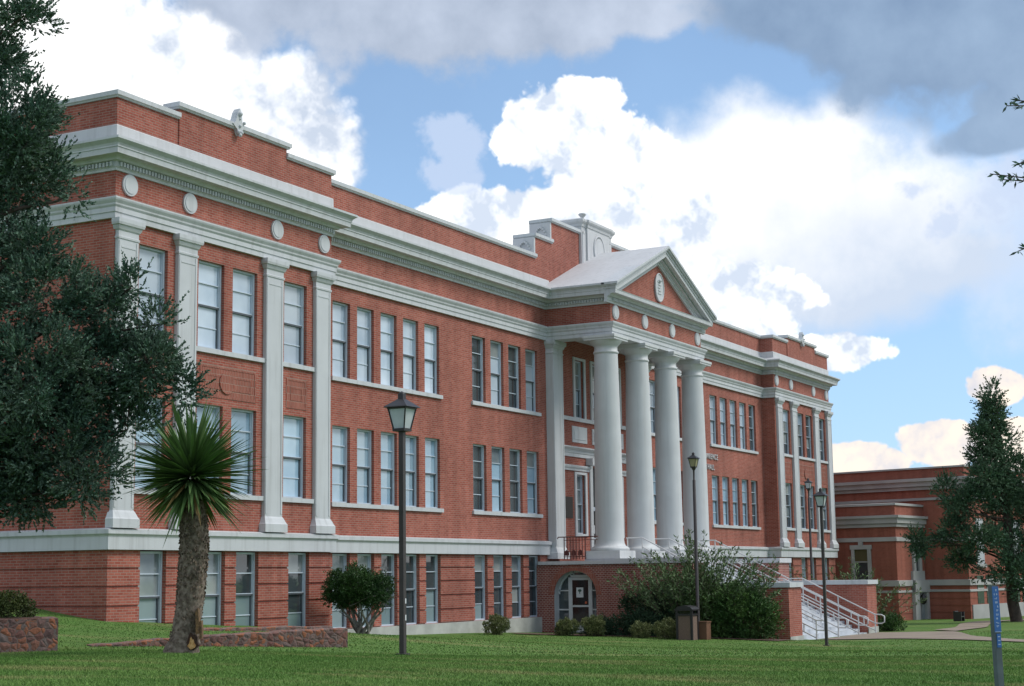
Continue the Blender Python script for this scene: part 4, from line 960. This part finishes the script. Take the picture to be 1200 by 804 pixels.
def tree(name, base, lobes_px, d, label, m, n, sp_len, leafL, leafW, nleaf, trunk_r, top, cat='tree', clump=.22, shell=.45, nb=60, group=None, upb=.55, bark='bark', per=14, spread=.45):
    o = thing(name, tuple(base), label, cat, group); k = d / 1899.1; lobes = []
    for (px, py, rx, ry, dd) in lobes_px:
        lobes.append((at(px, py, d + dd), (rx * k * .9, max(rx, ry) * .75 * k, ry * k * .92)))
    p, ax, cl = lobe_points(lobes, n, shell, clump, per)
    ax = unit(ax + np.array([0, 0, upb]))
    v, f = sprigs(p, ax, nleaf, sp_len * rng.uniform(.6, 1.4, n), leafL, leafW, spread)
    np_obj('foliage', v, f, m, o)
    t = MB(); B = np.array(base, float); T = np.array(top, float)
    spine = [B + (T - B) * s_ + np.array([math.sin(s_ * 5) * .12, math.cos(s_ * 4) * .12, 0]) * (s_ > 0) for s_ in np.linspace(0, 1, 12)]
    t.tube([tuple(B - np.array([0, 0, .3]))] + [tuple(q) for q in spine], [trunk_r * 1.35] + [trunk_r * (1 - .88 * s_) for s_ in np.linspace(0, 1, 12)], 10)
    for L_ in lobes:
        c = L_[0]; s_ = np.clip((c[2] - B[2]) / (T[2] - B[2]) - .08, .12, .92); a = B + (T - B) * s_
        pts = branch(t, a, c, trunk_r * .26 * (1 - .6 * s_), trunk_r * .05, .10)
    for q in cl[rng.permutation(len(cl))[:nb]]:
        j = int(np.argmin([np.linalg.norm(q - L_[0]) for L_ in lobes])); branch(t, lobes[j][0], q, trunk_r * .06, trunk_r * .015, .12, 5, 4)
    t.build('trunk', M_[bark], o, fix=False); return o

# big dark juniper at the left edge
jl = [(-8, 8, 42, 26, 0), (-30, 60, 62, 55, .4), (16, 150, 52, 66, -.2), (40, 200, 36, 40, .2), (-40, 190, 70, 80, .5), (6, 262, 50, 42, .3), (40, 296, 38, 30, -.2), (-40, 320, 90, 80, 0), (52, 345, 62, 44, -.3), (112, 372, 44, 46, .2), (150, 338, 14, 22, .1),
      (172, 425, 36, 40, -.1), (179, 378, 9, 20, 0), (210, 452, 20, 28, .1), (118, 440, 66, 56, .5), (40, 440, 78, 66, -.5), (62, 512, 74, 52, .1), (104, 548, 40, 30, -.2), (8, 548, 56, 42, .3), (-50, 470, 90, 90, -.3), (150, 500, 40, 30, .4), (30, 20, 30, 9, 0),
      (30, 580, 50, 22, .2), (-30, 585, 50, 24, 0), (96, 575, 26, 14, .3), (-140, 330, 110, 120, 0), (-130, 160, 100, 110, 0), (-150, 480, 110, 100, .3), (-90, -60, 80, 80, 0), (-120, -150, 60, 80, 0), (86, 226, 16, 14, .2)]
tree('juniper_tree', (19.2, 21.9, G(19.2, 21.9)), jl, 27.0, 'large dark blue green juniper filling the left edge in front of the hall', M_['juniper'], 30000, .25, .072, .028, 19, .30, tuple(at(-110, -190, 27)), clump=.085, nb=160, shell=.62, per=22, spread=.34)
# cedar on the far right
jr = [(1163, 464, 4, 12, 0), (1162, 480, 9, 12, 0), (1164, 494, 14, 14, .3), (1158, 512, 17, 14, -.3), (1170, 508, 14, 12, .3), (1164, 540, 26, 18, .2), (1170, 578, 34, 18, .4), (1150, 505, 9, 10, 0), (1172, 520, 20, 20, 0), (1148, 536, 17, 15, .5), (1160, 560, 28, 18, -.5), (1188, 556, 20, 28, .5), (1142, 590, 30, 16, 0), (1180, 600, 34, 24, 1), (1118, 588, 18, 10, -.4), (1108, 575, 6, 10, 0),
      (1114, 622, 22, 13, .4), (1150, 632, 34, 16, -1), (1196, 640, 32, 22, 0), (1128, 655, 18, 6, 1), (1190, 668, 28, 14, -1), (1080, 642, 12, 5, .5), (1073, 634, 4, 8, .5), (1225, 570, 30, 50, 0), (1230, 650, 30, 34, 0), (1205, 690, 20, 8, 0), (1150, 672, 12, 5, 0)]
tree('cedar_tree', (81.4, 15.9, G(81.4, 15.9)), jr, 78.0, 'tall pointed green cedar on the far right in front of the far brick hall', M_['cedar'], 11500, .34, .125, .05, 12, .30, tuple(at(1164, 462, 78)), clump=.17, nb=90, shell=.7, upb=.3, per=34, spread=.38)
# twigs reaching in from a tree outside the frame, upper right
_ob = at(1520, 402, 15); _ob = np.array([_ob[0], _ob[1], G(_ob[0], _ob[1])])
oh = thing('overhanging_tree', tuple(_ob), 'slender leafy twigs reaching in from a tree beyond the upper right corner', 'tree')
t = MB(); B = _ob; tops = [at(1500, y, 14) for y in (60, 200, 330)]
t.tube([tuple(B - [0, 0, .3]), tuple((B + tops[2]) / 2), tuple(tops[2]), tuple(tops[1]), tuple(tops[0]), tuple(at(1510, -160, 14))], [.16, .13, .11, .09, .07, .03], 8)
lb = []; ld = []
reach = [(95, 1188, 116), (75, 1183, 131), (205, 1169, 204), (215, 1180, 213), (190, 1192, 190), (300, 1188, 292), (330, 1240, 320), (40, 1230, -10), (-60, 1240, -60), (380, 1250, 410), (140, 1225, 150), (250, 1230, 262)]
reach = [(1498, a, b, c, 13) for a, b, c in reach] + [(1500, rng.uniform(-150, 330), rng.uniform(1300, 1760), rng.uniform(-260, 380), rng.uniform(11, 17)) for _ in range(70)]
for x0, y0, x1, y1, dd_ in reach:
    pts = branch(t, at(x0, y0, 14), at(x1, y1, dd_ + rng.uniform(-.3, .3)), .028, .004, .05, 10, 5)
    for i in range(4, 10):
        dr_ = (pts[i] - pts[i - 1]) / np.linalg.norm(pts[i] - pts[i - 1])
        for _ in range(24): lb.append(pts[i - 1] + (pts[i] - pts[i - 1]) * rng.random()); ld.append(dr_ + rng.normal(size=3) * .75)
t.build('trunk', M_['bark'], oh, fix=False)
v, f = leaves(np.array(lb), unit(np.array(ld)), rng.uniform(.05, .085, len(lb)), .020); np_obj('foliage', v, f, M_['juniper'], oh)

# yucca
yc_ = thing('yucca_tree', (20.03, 16.46, G(20.03, 16.46)), 'tall yucca with a shaggy leaning trunk and a round head of sword leaves', 'yucca')
dY = 25.0; k = dY / 1899.1
prof = [(214, 768, 25), (215, 757, 22.5), (217, 745, 19.5), (219.5, 730, 18.5), (222, 712, 18), (224, 690, 18), (226, 665, 18), (227.5, 640, 18.5), (227, 615, 18), (225.5, 592, 16), (224, 570, 12)]
t = MB(); n = 22; vs = []; fs = []; rows = []
for i in range(len(prof) - 1):
    for s_ in (0, .25, .5, .75): rows.append(tuple(prof[i][j] + (prof[i + 1][j] - prof[i][j]) * s_ for j in range(3)))
rows.append(prof[-1])
nrng = np.random.default_rng(3)
for i, (px, py, r) in enumerate(rows):
    c = at(px, py, dY)
    for q in range(n):
        a = 2 * math.pi * q / n; rr = r * k * .87 * (1 + nrng.normal() * .03 + (.10 * math.sin(a * 3 + 1) if i < 5 else 0)); vs.append((c[0] + rr * math.cos(a), c[1] + rr * math.sin(a), c[2]))
for i in range(len(rows) - 1):
    for q in range(n): fs.append((i * n + q, i * n + (q + 1) % n, (i + 1) * n + (q + 1) % n, (i + 1) * n + q))
t.add(vs, fs, 0, True); ytrunk = t.build('trunk', M_['yucca_bark'], yc_)
b = []; dd = []; L = []
for py in np.arange(585, 752, 1.25):                        # old leaf bases, denser towards the head
    i = int(np.argmin([abs(r[1] - py) for r in rows])); px, _, r = rows[i]; c = at(px, py, dY)
    for _ in range(16 if py < 690 else 7):
        a = rng.uniform(0, 2 * math.pi); o_ = np.array([math.cos(a), math.sin(a), 0]); b.append(c + o_ * r * k * .88); dd.append(o_ * .35 + np.array([0, 0, -1 if rng.random() < .75 else .8]) + rng.normal(size=3) * .25); L.append(rng.uniform(.03, .06) if py < 700 else rng.uniform(.02, .035))
v, f = leaves(np.array(b), unit(np.array(dd)), np.array(L), .034, .12); np_obj('leaf_bases', v, f, M_['thatch'], yc_)
# scar at the foot
sc = MB(); toC = -Fv.copy(); toC[2] = 0; toC /= np.linalg.norm(toC); sd_ = np.array([-toC[1], toC[0], 0])
def scar(px, py, w, h, out, mi, seed, taper=1.0):
    c = at(px, py, dY - .26 - out); r_ = np.random.default_rng(seed); P = []
    for q in range(14): a = 2 * math.pi * q / 14; e = 1 + r_.normal() * .12; P.append((math.cos(a) * w * e * (1 if math.sin(a) < 0 else taper), math.sin(a) * h * e))
    sc.prism(P, lambda p, hh: tuple(c + sd_ * p[0] + np.array([0, 0, p[1]]) + toC * hh), -.12, .02, mi)
scar(225, 752, .125, .125, -.045, 0, 1, .55); scar(225, 754, .075, .085, -.02, 1, 2, .5)
sc.build('trunk_scar', [M_['scar_d'], M_['scar']], ytrunk)
stp = MB(); 
for px, py, w, h in ((231, 728, .030, .20), (235, 738, .025, .14)):
    c = at(px, py, dY - .235); P = [(-w * .5, -h), (w * .8, -h * .9), (w, 0), (w * .4, h), (-w * .4, h * .9), (-w, .1)]
    stp.prism(P, lambda p, hh: tuple(c + sd_ * p[0] + np.array([0, 0, p[1]]) + toC * hh), -.12, .012)
stp.build('trunk_streak', M_['scar_o'], ytrunk)
# head of leaves
hc = at(224, 562, dY); vs = []; fs = []; dry_v = []; dry_f = []
nl = 580
for i in range(nl):
    u = (i + .5) / nl; el = math.asin(np.clip(-.68 + 1.665 * u, -1, .985))
    az = i * 2.399963 + rng.normal() * .2
    el += rng.normal() * .10
    d0 = np.array([math.cos(el) * math.cos(az), math.cos(el) * math.sin(az), math.sin(el)])
    L_ = rng.uniform(.70, 1.10) * (1.12 - .10 * abs(math.sin(el))) * (.86 if el < -.1 else 1.0) * (1.06 if el > .9 else 1)
    w0 = rng.uniform(.052, .068); b0 = hc + np.array([0, 0, .10 * math.sin(el) + .03]) + d0 * .05
    side = unit(np.cross(d0, np.array([0, 0, 1.0])) + 1e-6); up_ = np.cross(side, d0); o_ = len(vs)
    drp = rng.uniform(.0, .10) if el > -.1 else rng.uniform(.05, .20)
    isdry = (el < -.3 and rng.random() < .16) or rng.random() < .01
    TV, TF = (dry_v, dry_f) if isdry else (vs, fs); o_ = len(TV)
    for j, (t_, ww) in enumerate(((0, .6), (.3, 1.0), (.62, .82), (.86, .42), (1.0, .03))):
        c = b0 + d0 * L_ * t_ + np.array([0, 0, -drp * t_ * t_ * L_])
        TV.append(c + side * w0 * ww * .5 + up_ * w0 * .18 * ww); TV.append(c - up_ * w0 * .10 * ww); TV.append(c - side * w0 * ww * .5 + up_ * w0 * .18 * ww)
    for j in range(4):
        for q in range(2): TF.append((o_ + j * 3 + q, o_ + j * 3 + q + 1, o_ + j * 3 + q + 4, o_ + j * 3 + q + 3))
np_obj('leaf_head', np.array(vs), np.array(fs), M_['yucca'], yc_)
np_obj('dry_leaves', np.array(dry_v), np.array(dry_f), M_['yucca_dry'], yc_)

# clipped shrub with bare twisted stems
tp = thing('topiary_shrub', (39.2, 25.75, G(39.2, 25.75)), 'flat topped clipped shrub on bare twisted stems before the basement windows', 'shrub')
dT = 46.0; k = dT / 1899.1
lob = [(at(x, y, dT + z), (rx * k, rx * k * .8, ry * k)) for x, y, rx, ry, z in ((400, 690, 20, 15, 0), (420, 684, 24, 16, -.2), (443, 690, 18, 14, .1), (408, 700, 22, 11, .3), (440, 700, 20, 9, -.2), (425, 692, 26, 14, .2), (392, 676, 5, 8, 0), (418, 668, 6, 7, 0), (450, 682, 10, 8, 0), (384, 697, 6, 10, 0))]
p, ax, cl = lobe_points(lob, 6500, .5, .06); v, f = sprigs(p, unit(ax + [0, 0, .5]), 7, .10, .06, .026, .6); np_obj('foliage', v, f, M_['topiary'], tp)
t = MB()
for i in range(11):
    x0 = 425 + rng.uniform(-9, 9); x2 = 423 + rng.uniform(-34, 34); xm = (x0 + x2) / 2 + rng.uniform(-5, 5); z0 = rng.uniform(-.3, .3)
    a, m_, b2 = at(x0, 748, dT + z0 * .4), at(xm, 726, dT + z0), at(x2, 700, dT + z0 * 1.5); r0 = rng.uniform(.035, .06)
    t.tube([tuple(a), tuple((a + m_) / 2 + rng.normal(size=3) * .04), tuple(m_), tuple((m_ + b2) / 2 + rng.normal(size=3) * .05), tuple(b2)], [r0, r0 * .9, r0 * .75, r0 * .5, r0 * .25], 6)
    for _ in range(3): branch(t, m_ + (b2 - m_) * rng.random(), b2 + rng.normal(size=3) * .2, .014, .005, .2, 5, 4)
t.build('stems', M_['bark_g'], tp, fix=False)

# round clipped shrubs along the entrance wall
def round_shrub(x, y, rx, rz, label, m, n=1700, leaf=.05, squash=1.0, group='round shrubs along the entrance wall', name='round_shrub'):
    g0 = G(x, y); o = thing(name, (x, y, g0), label, 'shrub', group)
    lob = [((x, y, g0 + rz * .95), (rx, rx, rz))] + [((x + rng.normal() * rx * .35, y + rng.normal() * rx * .35, g0 + rz * rng.uniform(.7, 1.3)), (rx * .62, rx * .62, rz * .66)) for _ in range(4)]
    p, ax, cl = lobe_points(lob, n, .4, .03); v, f = sprigs(p, unit(ax + [0, 0, .25]), 5, leaf * 1.2, leaf, leaf * .55, .8); np_obj('foliage', v, f, m, o)
    t = MB()
    for _ in range(9): branch(t, (x + rng.normal() * .05, y + rng.normal() * .05, g0 - .05), (x + rng.normal() * rx * .5, y + rng.normal() * rx * .5, g0 + rz * rng.uniform(.6, 1.4)), .016, .006, .1, 4, 4)
    t.build('stems', M_['stem'], o, fix=False); return o
round_shrub(48.6, 26.55, .40, .33, 'round clipped shrub against the white plinth left of the arched door', M_['box'])
round_shrub(50.5, 24.9, .37, .29, 'round clipped shrub at the left foot of the arched door', M_['box'])
round_shrub(50.8, 23.95, .34, .35, 'round clipped shrub just right of the arched door', M_['box'])
round_shrub(50.35, 22.0, .33, .25, 'smaller clipped shrub second left of the litter bin', M_['box'])
round_shrub(50.2, 21.05, .38, .31, 'clipped shrub immediately left of the litter bin', M_['box'])
# low spreading juniper
def lobed_shrub(name, c, lob, label, m, n, leaf, nl, spl, clump=.07, shell=.5, stems=14, up_=.4, group=None):
    g0 = G(c[0], c[1]); o = thing(name, (c[0], c[1], g0), label, 'shrub', group)
    lb_ = [((c[0] + x, c[1] + y, g0 + z), r) for x, y, z, r in lob]
    p, ax, cl = lobe_points(lb_, n, shell, clump); v, f = sprigs(p, unit(ax + [0, 0, up_]), nl, spl, leaf, leaf * .4, .6); np_obj('foliage', v, f, m, o)
    t = MB()
    for _ in range(stems):
        q = cl[rng.integers(len(cl))]; branch(t, (c[0] + rng.normal() * .15, c[1] + rng.normal() * .15, g0 - .05), q, .02, .006, .08, 5, 4)
    t.build('stems', M_['stem'], o, fix=False); return o
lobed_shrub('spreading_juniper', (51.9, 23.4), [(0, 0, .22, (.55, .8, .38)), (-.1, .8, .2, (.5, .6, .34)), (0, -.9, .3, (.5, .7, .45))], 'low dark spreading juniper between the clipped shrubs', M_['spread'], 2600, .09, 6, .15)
# loose oleander-like shrub with upright leafy shoots
def shoot_shrub(name, c, rad, nst, hmin, hmax, spread, label, m, leafL=.11, leafW=.026, per=42, lean=(0, 0), lo=.35, group='loose tall shrubs around the entrance stairs', elong=(1, 1)):
    g0 = G(c[0], c[1]); o = thing(name, (c[0], c[1], g0), label, 'shrub', group); t = MB(); bs = []; ds = []
    for i in range(nst):
        a = rng.uniform(0, 2 * math.pi); rr = rad * math.sqrt(rng.random()); b0 = np.array([c[0] + rr * .45 * math.cos(a) * elong[0], c[1] + rr * .45 * math.sin(a) * elong[1], g0])
        h = rng.uniform(hmin, hmax) * (1.06 - .35 * rr / rad); tip = b0 + np.array([math.cos(a) * rr * spread * elong[0] + lean[0] * h + rng.normal() * .08, math.sin(a) * rr * spread * elong[1] + lean[1] * h + rng.normal() * .08, h])
        bend = np.array([math.cos(a), math.sin(a), 0]) * -.12 * h * rng.random()
        pts = [b0 + (tip - b0) * s_ + bend * math.sin(s_ * math.pi) for s_ in np.linspace(0, 1, 7)]
        t.tube([tuple(q) for q in pts], [.016, .014, .012, .010, .008, .006, .003], 4)
        s_ = lo + (1 - lo) * rng.random(per) ** .75; q = np.array(pts); fi = np.minimum((s_ * 6).astype(int), 5); fr_ = (s_ * 6 - fi)[:, None]
        P = q[fi] + (q[fi + 1] - q[fi]) * fr_; dr_ = unit(q[fi + 1] - q[fi]); bs.append(P + rng.normal(size=P.shape) * .02); ds.append(unit(dr_ * .75 + rng.normal(size=P.shape) * .6))
    t.build('stems', M_['stem'], o, fix=False); bs = np.concatenate(bs); ds = np.concatenate(ds)
    v, f = leaves(bs, ds, leafL * rng.uniform(.7, 1.25, len(bs)), leafW, .05); np_obj('foliage', v, f, m, o); return o
shoot_shrub('oleander_shrub', (52.5, 20.9), 1.6, 220, 1.9, 3.6, 1.0, 'big loose grey green shrub with upright shoots in front of the stairs', M_['oleander'], .15, .045, 60, elong=(.6, 1.35), lo=.18)
lobed_shrub('leafy_shrub', (52.3, 19.15), [(0, 0, .75, (.75, 1.0, .85)), (0, .8, .6, (.6, .8, .7)), (.1, -.45, .55, (.7, .75, .75)), (-.1, .2, 1.1, (.6, .8, .65)), (0, 1.3, .9, (.6, .7, .8))], 'dense dark green shrub against the brick pier of the stairs', M_['green'], 5200, .10, 6, .16, .10, .5, 30, .6)
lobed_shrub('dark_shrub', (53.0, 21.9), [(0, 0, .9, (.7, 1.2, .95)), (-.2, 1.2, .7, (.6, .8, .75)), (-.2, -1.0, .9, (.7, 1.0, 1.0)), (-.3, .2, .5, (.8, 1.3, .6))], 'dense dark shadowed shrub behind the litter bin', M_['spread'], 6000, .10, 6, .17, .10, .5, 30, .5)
shoot_shrub('oleander_shrub', (66.6, 19.6), 1.3, 46, 1.6, 2.9, 1.1, 'sparse tall shrub showing over the lower far cheek wall of the stairs', M_['oleander'], .16, .045, 40, elong=(.8, 1.6), lo=.3)
shoot_shrub('oleander_shrub', (69.5, 24.5), 1.6, 44, 2.4, 3.7, 1.0, 'sparse shoots showing above the upper far cheek wall near the belt course', M_['oleander'], .15, .04, 30, lo=.55, elong=(1, 1))
shoot_shrub('oleander_shrub', (68.9, 20.3), 1.0, 40, 1.6, 3.2, 1.1, 'loose green brown shrub right of the stairs before the far hall', M_['oleander'], .16, .045, 34, lo=.3)
lobed_shrub('leafy_shrub', (66.3, 18.2), [(0, 0, .3, (.55, .6, .4)), (.3, -.3, .2, (.4, .4, .3))], 'small dark green bush behind the foot of the handrail', M_['green'], 900, .10, 6, .16)
# hedge in the planter
hd = thing('planter_hedge', (*PP(2.5, .8), -.58), 'rounded dark green hedge with yellow green tips growing in the stone planter', 'hedge')
lob = [((*PP(s_, .75 + rng.normal() * .05), -.45), (.42, .42, .26)) for s_ in (.78, 1.15, 1.6, 2.1, 2.6, 3.1, 3.6, 4.1, 4.5)]
p, ax, cl = lobe_points(lob, 13000, .30, .03); v, f = sprigs(p, unit(ax + [0, 0, .5]), 5, .05, .042, .024, .8); np_obj('foliage', v, f, M_['hedge'], hd)
t = MB()
for _ in range(24): q = cl[rng.integers(len(cl))]; b0 = PP(rng.uniform(1.2, 4.4), .75); branch(t, (*b0, -.6), q, .012, .005, .1, 4, 4)
t.build('stems', M_['stem'], hd, fix=False)

# ------------------------------------------------------------------ lamps
def lamp(loc, H, sc_, label, round_post=False, glass='lampglass', group='lantern lamp posts on the lawn'):
    x, y, z = loc; o = thing('street_lamp', loc, label, 'street lamp', group); s_ = sc_
    hl = z + H; zt = hl - .115 * s_; zg = zt - .135 * s_; zb_ = zg - .32 * s_     # neck bottom / eave / lantern foot
    p = MB()
    if round_post: p.lathe([(.10, z - .2), (.10, z + .25), (.06, z + .35), (.052, zb_ - .45), (.03, zb_ - .42), (.03, zb_ - .12), (.06, zb_ - .08), (.085, zb_ - .02)], x, y, 14)
    else: p.box(x - .042, x + .042, y - .042, y + .042, z - .2, zb_ - .02); p.box(x - .085, x + .085, y - .085, y + .085, z - .1, z + .03)
    p.build('lamp_post', M_['bronze'], o)
    def frus(mb, a, za, b, zc, mi=0): mb.add([(x - a, y - a, za), (x + a, y - a, za), (x + a, y + a, za), (x - a, y + a, za), (x - b, y - b, zc), (x + b, y - b, zc), (x + b, y + b, zc), (x - b, y + b, zc)], [(0, 3, 2, 1), (4, 5, 6, 7), (0, 1, 5, 4), (1, 2, 6, 5), (2, 3, 7, 6), (3, 0, 4, 7)], mi)
    hf = MB(); a, b = .092 * s_, .152 * s_
    frus(hf, a * 1.12, zb_ - .03 * s_, a * 1.15, zb_ + .012 * s_)
    for sx, sy in ((-1, -1), (1, -1), (1, 1), (-1, 1)): hf.tube([(x + sx * a, y + sy * a, zb_), (x + sx * b, y + sy * b, zg)], .013 * s_, 4)
    frus(hf, b * 1.06, zg - .02 * s_, b * 1.08, zg + .005 * s_)
    hf.build('lantern_frame', M_['black'], o)
    gl = MB(); frus(gl, a * .95, zb_ + .01 * s_, b * .95, zg - .012 * s_); gl.build('lantern_glass', M_[glass], o)
    r_ = MB(); frus(r_, .205 * s_, zg + .005 * s_, .195 * s_, zg + .020 * s_); frus(r_, .195 * s_, zg + .020 * s_, .105 * s_, zg + .088 * s_); frus(r_, .105 * s_, zg + .088 * s_, .046 * s_, zg + .135 * s_)
    frus(r_, .044 * s_, zg + .135 * s_, .042 * s_, hl - .035 * s_); r_.lathe([(.05 * s_, hl - .036 * s_), (.046 * s_, hl - .025 * s_), (.03 * s_, hl - .015 * s_), (.012 * s_, hl)], x, y, 12)
    r_.build('lamp_cap', M_['black'], o); return o
l1 = lamp((22.5, 14.02, G(22.5, 14.02)), 4.26, 1.1, 'tall black lantern lamp post on the lawn before the left windows, nearest to view')
st = MB(); z0 = G(22.5, 14.02)
for dz, hh in ((.82, .10), (.52, .10)): st.box(22.5 + .043, 22.5 + .047, 14.0, 14.03, z0 + dz, z0 + dz + hh)
for dz, hh in ((.82, .08), (.55, .09)): st.box(22.5 + .005, 22.5 + .035, 14.02 - .046, 14.02 - .0425, z0 + dz, z0 + dz + hh)
st.build('post_sticker', M_['paper'], l1)
lamp((49.39, 15.4, G(49.39, 15.4)), 4.86, 1.0, 'black lantern lamp post with a square post at the foot of the stairs')
lamp((50.6, 20.1, G(50.6, 20.1)), 6.15, .86, 'round black lamp post with yellowed glass standing out of the big shrub', True, 'lampglass_y')
lamp((70.7, 22.6, G(70.7, 22.6)), 6.65, .82, 'round black lamp post beyond the stairs before the right end pilasters', True)

# ------------------------------------------------------------------ litter bin, utility box, marker sign
lx, ly = 49.9, 20.2; z0 = G(lx, ly) - .02
lb_ = thing('litter_bin', (lx, ly, z0), 'square litter bin with brown aggregate panels and a dark domed top', 'litter bin')
m = MB(); m.box(lx - .26, lx + .26, ly - .26, ly + .26, z0, z0 + .80); m.build('bin_panel', M_['aggr'], lb_)
m = MB()
for sx in (-1, 1):
    for sy in (-1, 1): m.box(lx + sx * .25 - .035, lx + sx * .25 + .035, ly + sy * .25 - .035, ly + sy * .25 + .035, z0 - .02, z0 + 1.0)
m.box(lx - .29, lx + .29, ly - .29, ly + .29, z0 + .8, z0 + .86); m.build('bin_frame', M_['black'], lb_)
m = MB(); arc_ = [(-.31, .96), (-.31, 1.0), (-.24, 1.07), (-.12, 1.11), (0, 1.125), (.12, 1.11), (.24, 1.07), (.31, 1.0), (.31, .96)]
m.prism(arc_, lambda p, h: (lx + h, ly + p[0], z0 + p[1]), -.31, .31); m.build('bin_lid', M_['black'], lb_)
m = MB(); m.box(lx - .2, lx + .2, ly - .2, ly + .2, z0 + .86, z0 + .95); m.build('bin_opening', M_['door_d'], lb_)
ux, uy = 50.5, 19.85; z0 = G(ux, uy)
ub = thing('utility_box', (ux, uy, z0), 'small rusty brown utility box standing just right of the litter bin', 'utility box')
m = MB(); m.box(ux - .19, ux + .19, uy - .15, uy + .15, z0 - .1, z0 + .55); m.build('box_body', M_['boxbrown'], ub)
m = MB(); m.box(ux - .21, ux + .21, uy - .17, uy + .17, z0 + .55, z0 + .59); m.build('box_lid', M_['boxbrown'], ub)
sx_, sy_ = 15.61, 3.24; z0 = G(sx_, sy_); 
sg = thing('marker_sign', (sx_, sy_, z0), 'slim grey post with a vertical blue lettered plate at the lower right', 'sign')
toc = Vector((-sx_, -sy_, 0)).normalized(); ang = math.atan2(toc.y, toc.x)
zt = float(at(1168, 686, 15)[2])
m = MB(); lean = .016
def rot(u, v, z):                                            # u along plate, v towards the viewer; turned so a sliver of the post side shows
    a = ang + math.radians(35); ax_ = Vector((-math.sin(a), math.cos(a), 0)); ay_ = Vector((math.cos(a), math.sin(a), 0)); s_ = (zt - z) * lean
    p = Vector((sx_, sy_, 0)) + ax_ * u + ay_ * v + Vector((.471, -.882, 0)) * s_ - Vector((.471, -.882, 0)) * .012; return (p.x, p.y, z)
def rbox(mb, u0, u1, v0, v1, z0_, z1_, mi=0):
    mb.add([rot(u0, v0, z0_), rot(u1, v0, z0_), rot(u1, v1, z0_), rot(u0, v1, z0_), rot(u0, v0, z1_), rot(u1, v0, z1_), rot(u1, v1, z1_), rot(u0, v1, z1_)], [(0, 3, 2, 1), (4, 5, 6, 7), (0, 1, 5, 4), (1, 2, 6, 5), (2, 3, 7, 6), (3, 0, 4, 7)], mi)
rbox(m, -.030, .030, -.032, .032, z0 - .3, zt); m.build('sign_post', M_['post_g'], sg)
m = MB(); rbox(m, -.034, .034, .033, .040, zt - .43, zt - .012); pl_ = m.build('sign_plate', M_['sign_b'], sg)
m = MB(); rbox(m, -.018, .026, .033, .039, zt - .57, zt - .445); m.build('sign_plate', M_['sign_b'], sg)
m = MB(); r9 = random.Random(5)
for i in range(10):                                         # worn pale characters down the plate
    zz = zt - .055 - i * .037
    for _ in range(3):
        u0 = r9.uniform(-.02, .008); w_ = r9.choice((.005, .014)); h_ = .018 if w_ < .01 else .005; dz_ = r9.uniform(0, .014) if w_ > .01 else 0
        rbox(m, u0, u0 + w_, .040, .0408 + r9.uniform(0, .0006), zz + dz_, zz + dz_ + h_)
for i in range(3): rbox(m, -.008, .016, .039, .0398, zt - .475 - i * .035, zt - .468 - i * .035)
rbox(m, -.034, .034, .040, .0409, zt - .43, zt - .425)
m.build('sign_lettering', M_['sign_w'], pl_)

# ------------------------------------------------------------------ grass blades on the nearer lawn
def blades(n, dmin, dmax, hgt, wid):
    u = rng.random(n); d = dmin + (dmax - dmin) * u ** .8
    px = rng.uniform(-60, 1260, n); lat = (px - 600) / 1899.1 * d
    fx, fy = .8826, .4693; x = fx * d + .470 * lat; y = fy * d - .883 * lat
    ok = ~((x > 53.9) & (y > 15)) & ~((y > 26.9) & (x > 29.9))
    ok &= ~((x > 14) & (x < 22.5) & (((x - 19.88) * .69 + (y - 18.9) * .724) > -.05) & (((x - 19.88) * -.724 + (y - 18.9) * .69) > -.05) & (((x - 19.88) * .69 + (y - 18.9) * .724) < 1.7))
    x, y = x[ok], y[ok]; n = len(x); z = gz(x, y)
    a = rng.uniform(0, 2 * np.pi, n); h = hgt * rng.uniform(.5, 1.25, n); w = wid * rng.uniform(.7, 1.3, n); ln = rng.normal(size=(n, 2)) * .5 * h[:, None]
    b = np.c_[x, y, z - .004]; s_ = np.c_[np.cos(a), np.sin(a), np.zeros(n)] * w[:, None] * .5
    tip = b + np.c_[ln, h]
    return np.stack([b - s_, b + s_, tip], 1).reshape(-1, 3), np.arange(n * 3).reshape(n, 3)
v1, f1 = blades(230000, 14.5, 27, .030, .010); v2, f2 = blades(110000, 26, 64, .030, .026)
gb = np_obj('grass', np.r_[v1, v2], np.r_[f1, f2 + len(v1)], M_['blade']); tag(gb, 'short mown green grass blades of the lawn', None, None, 'stuff')
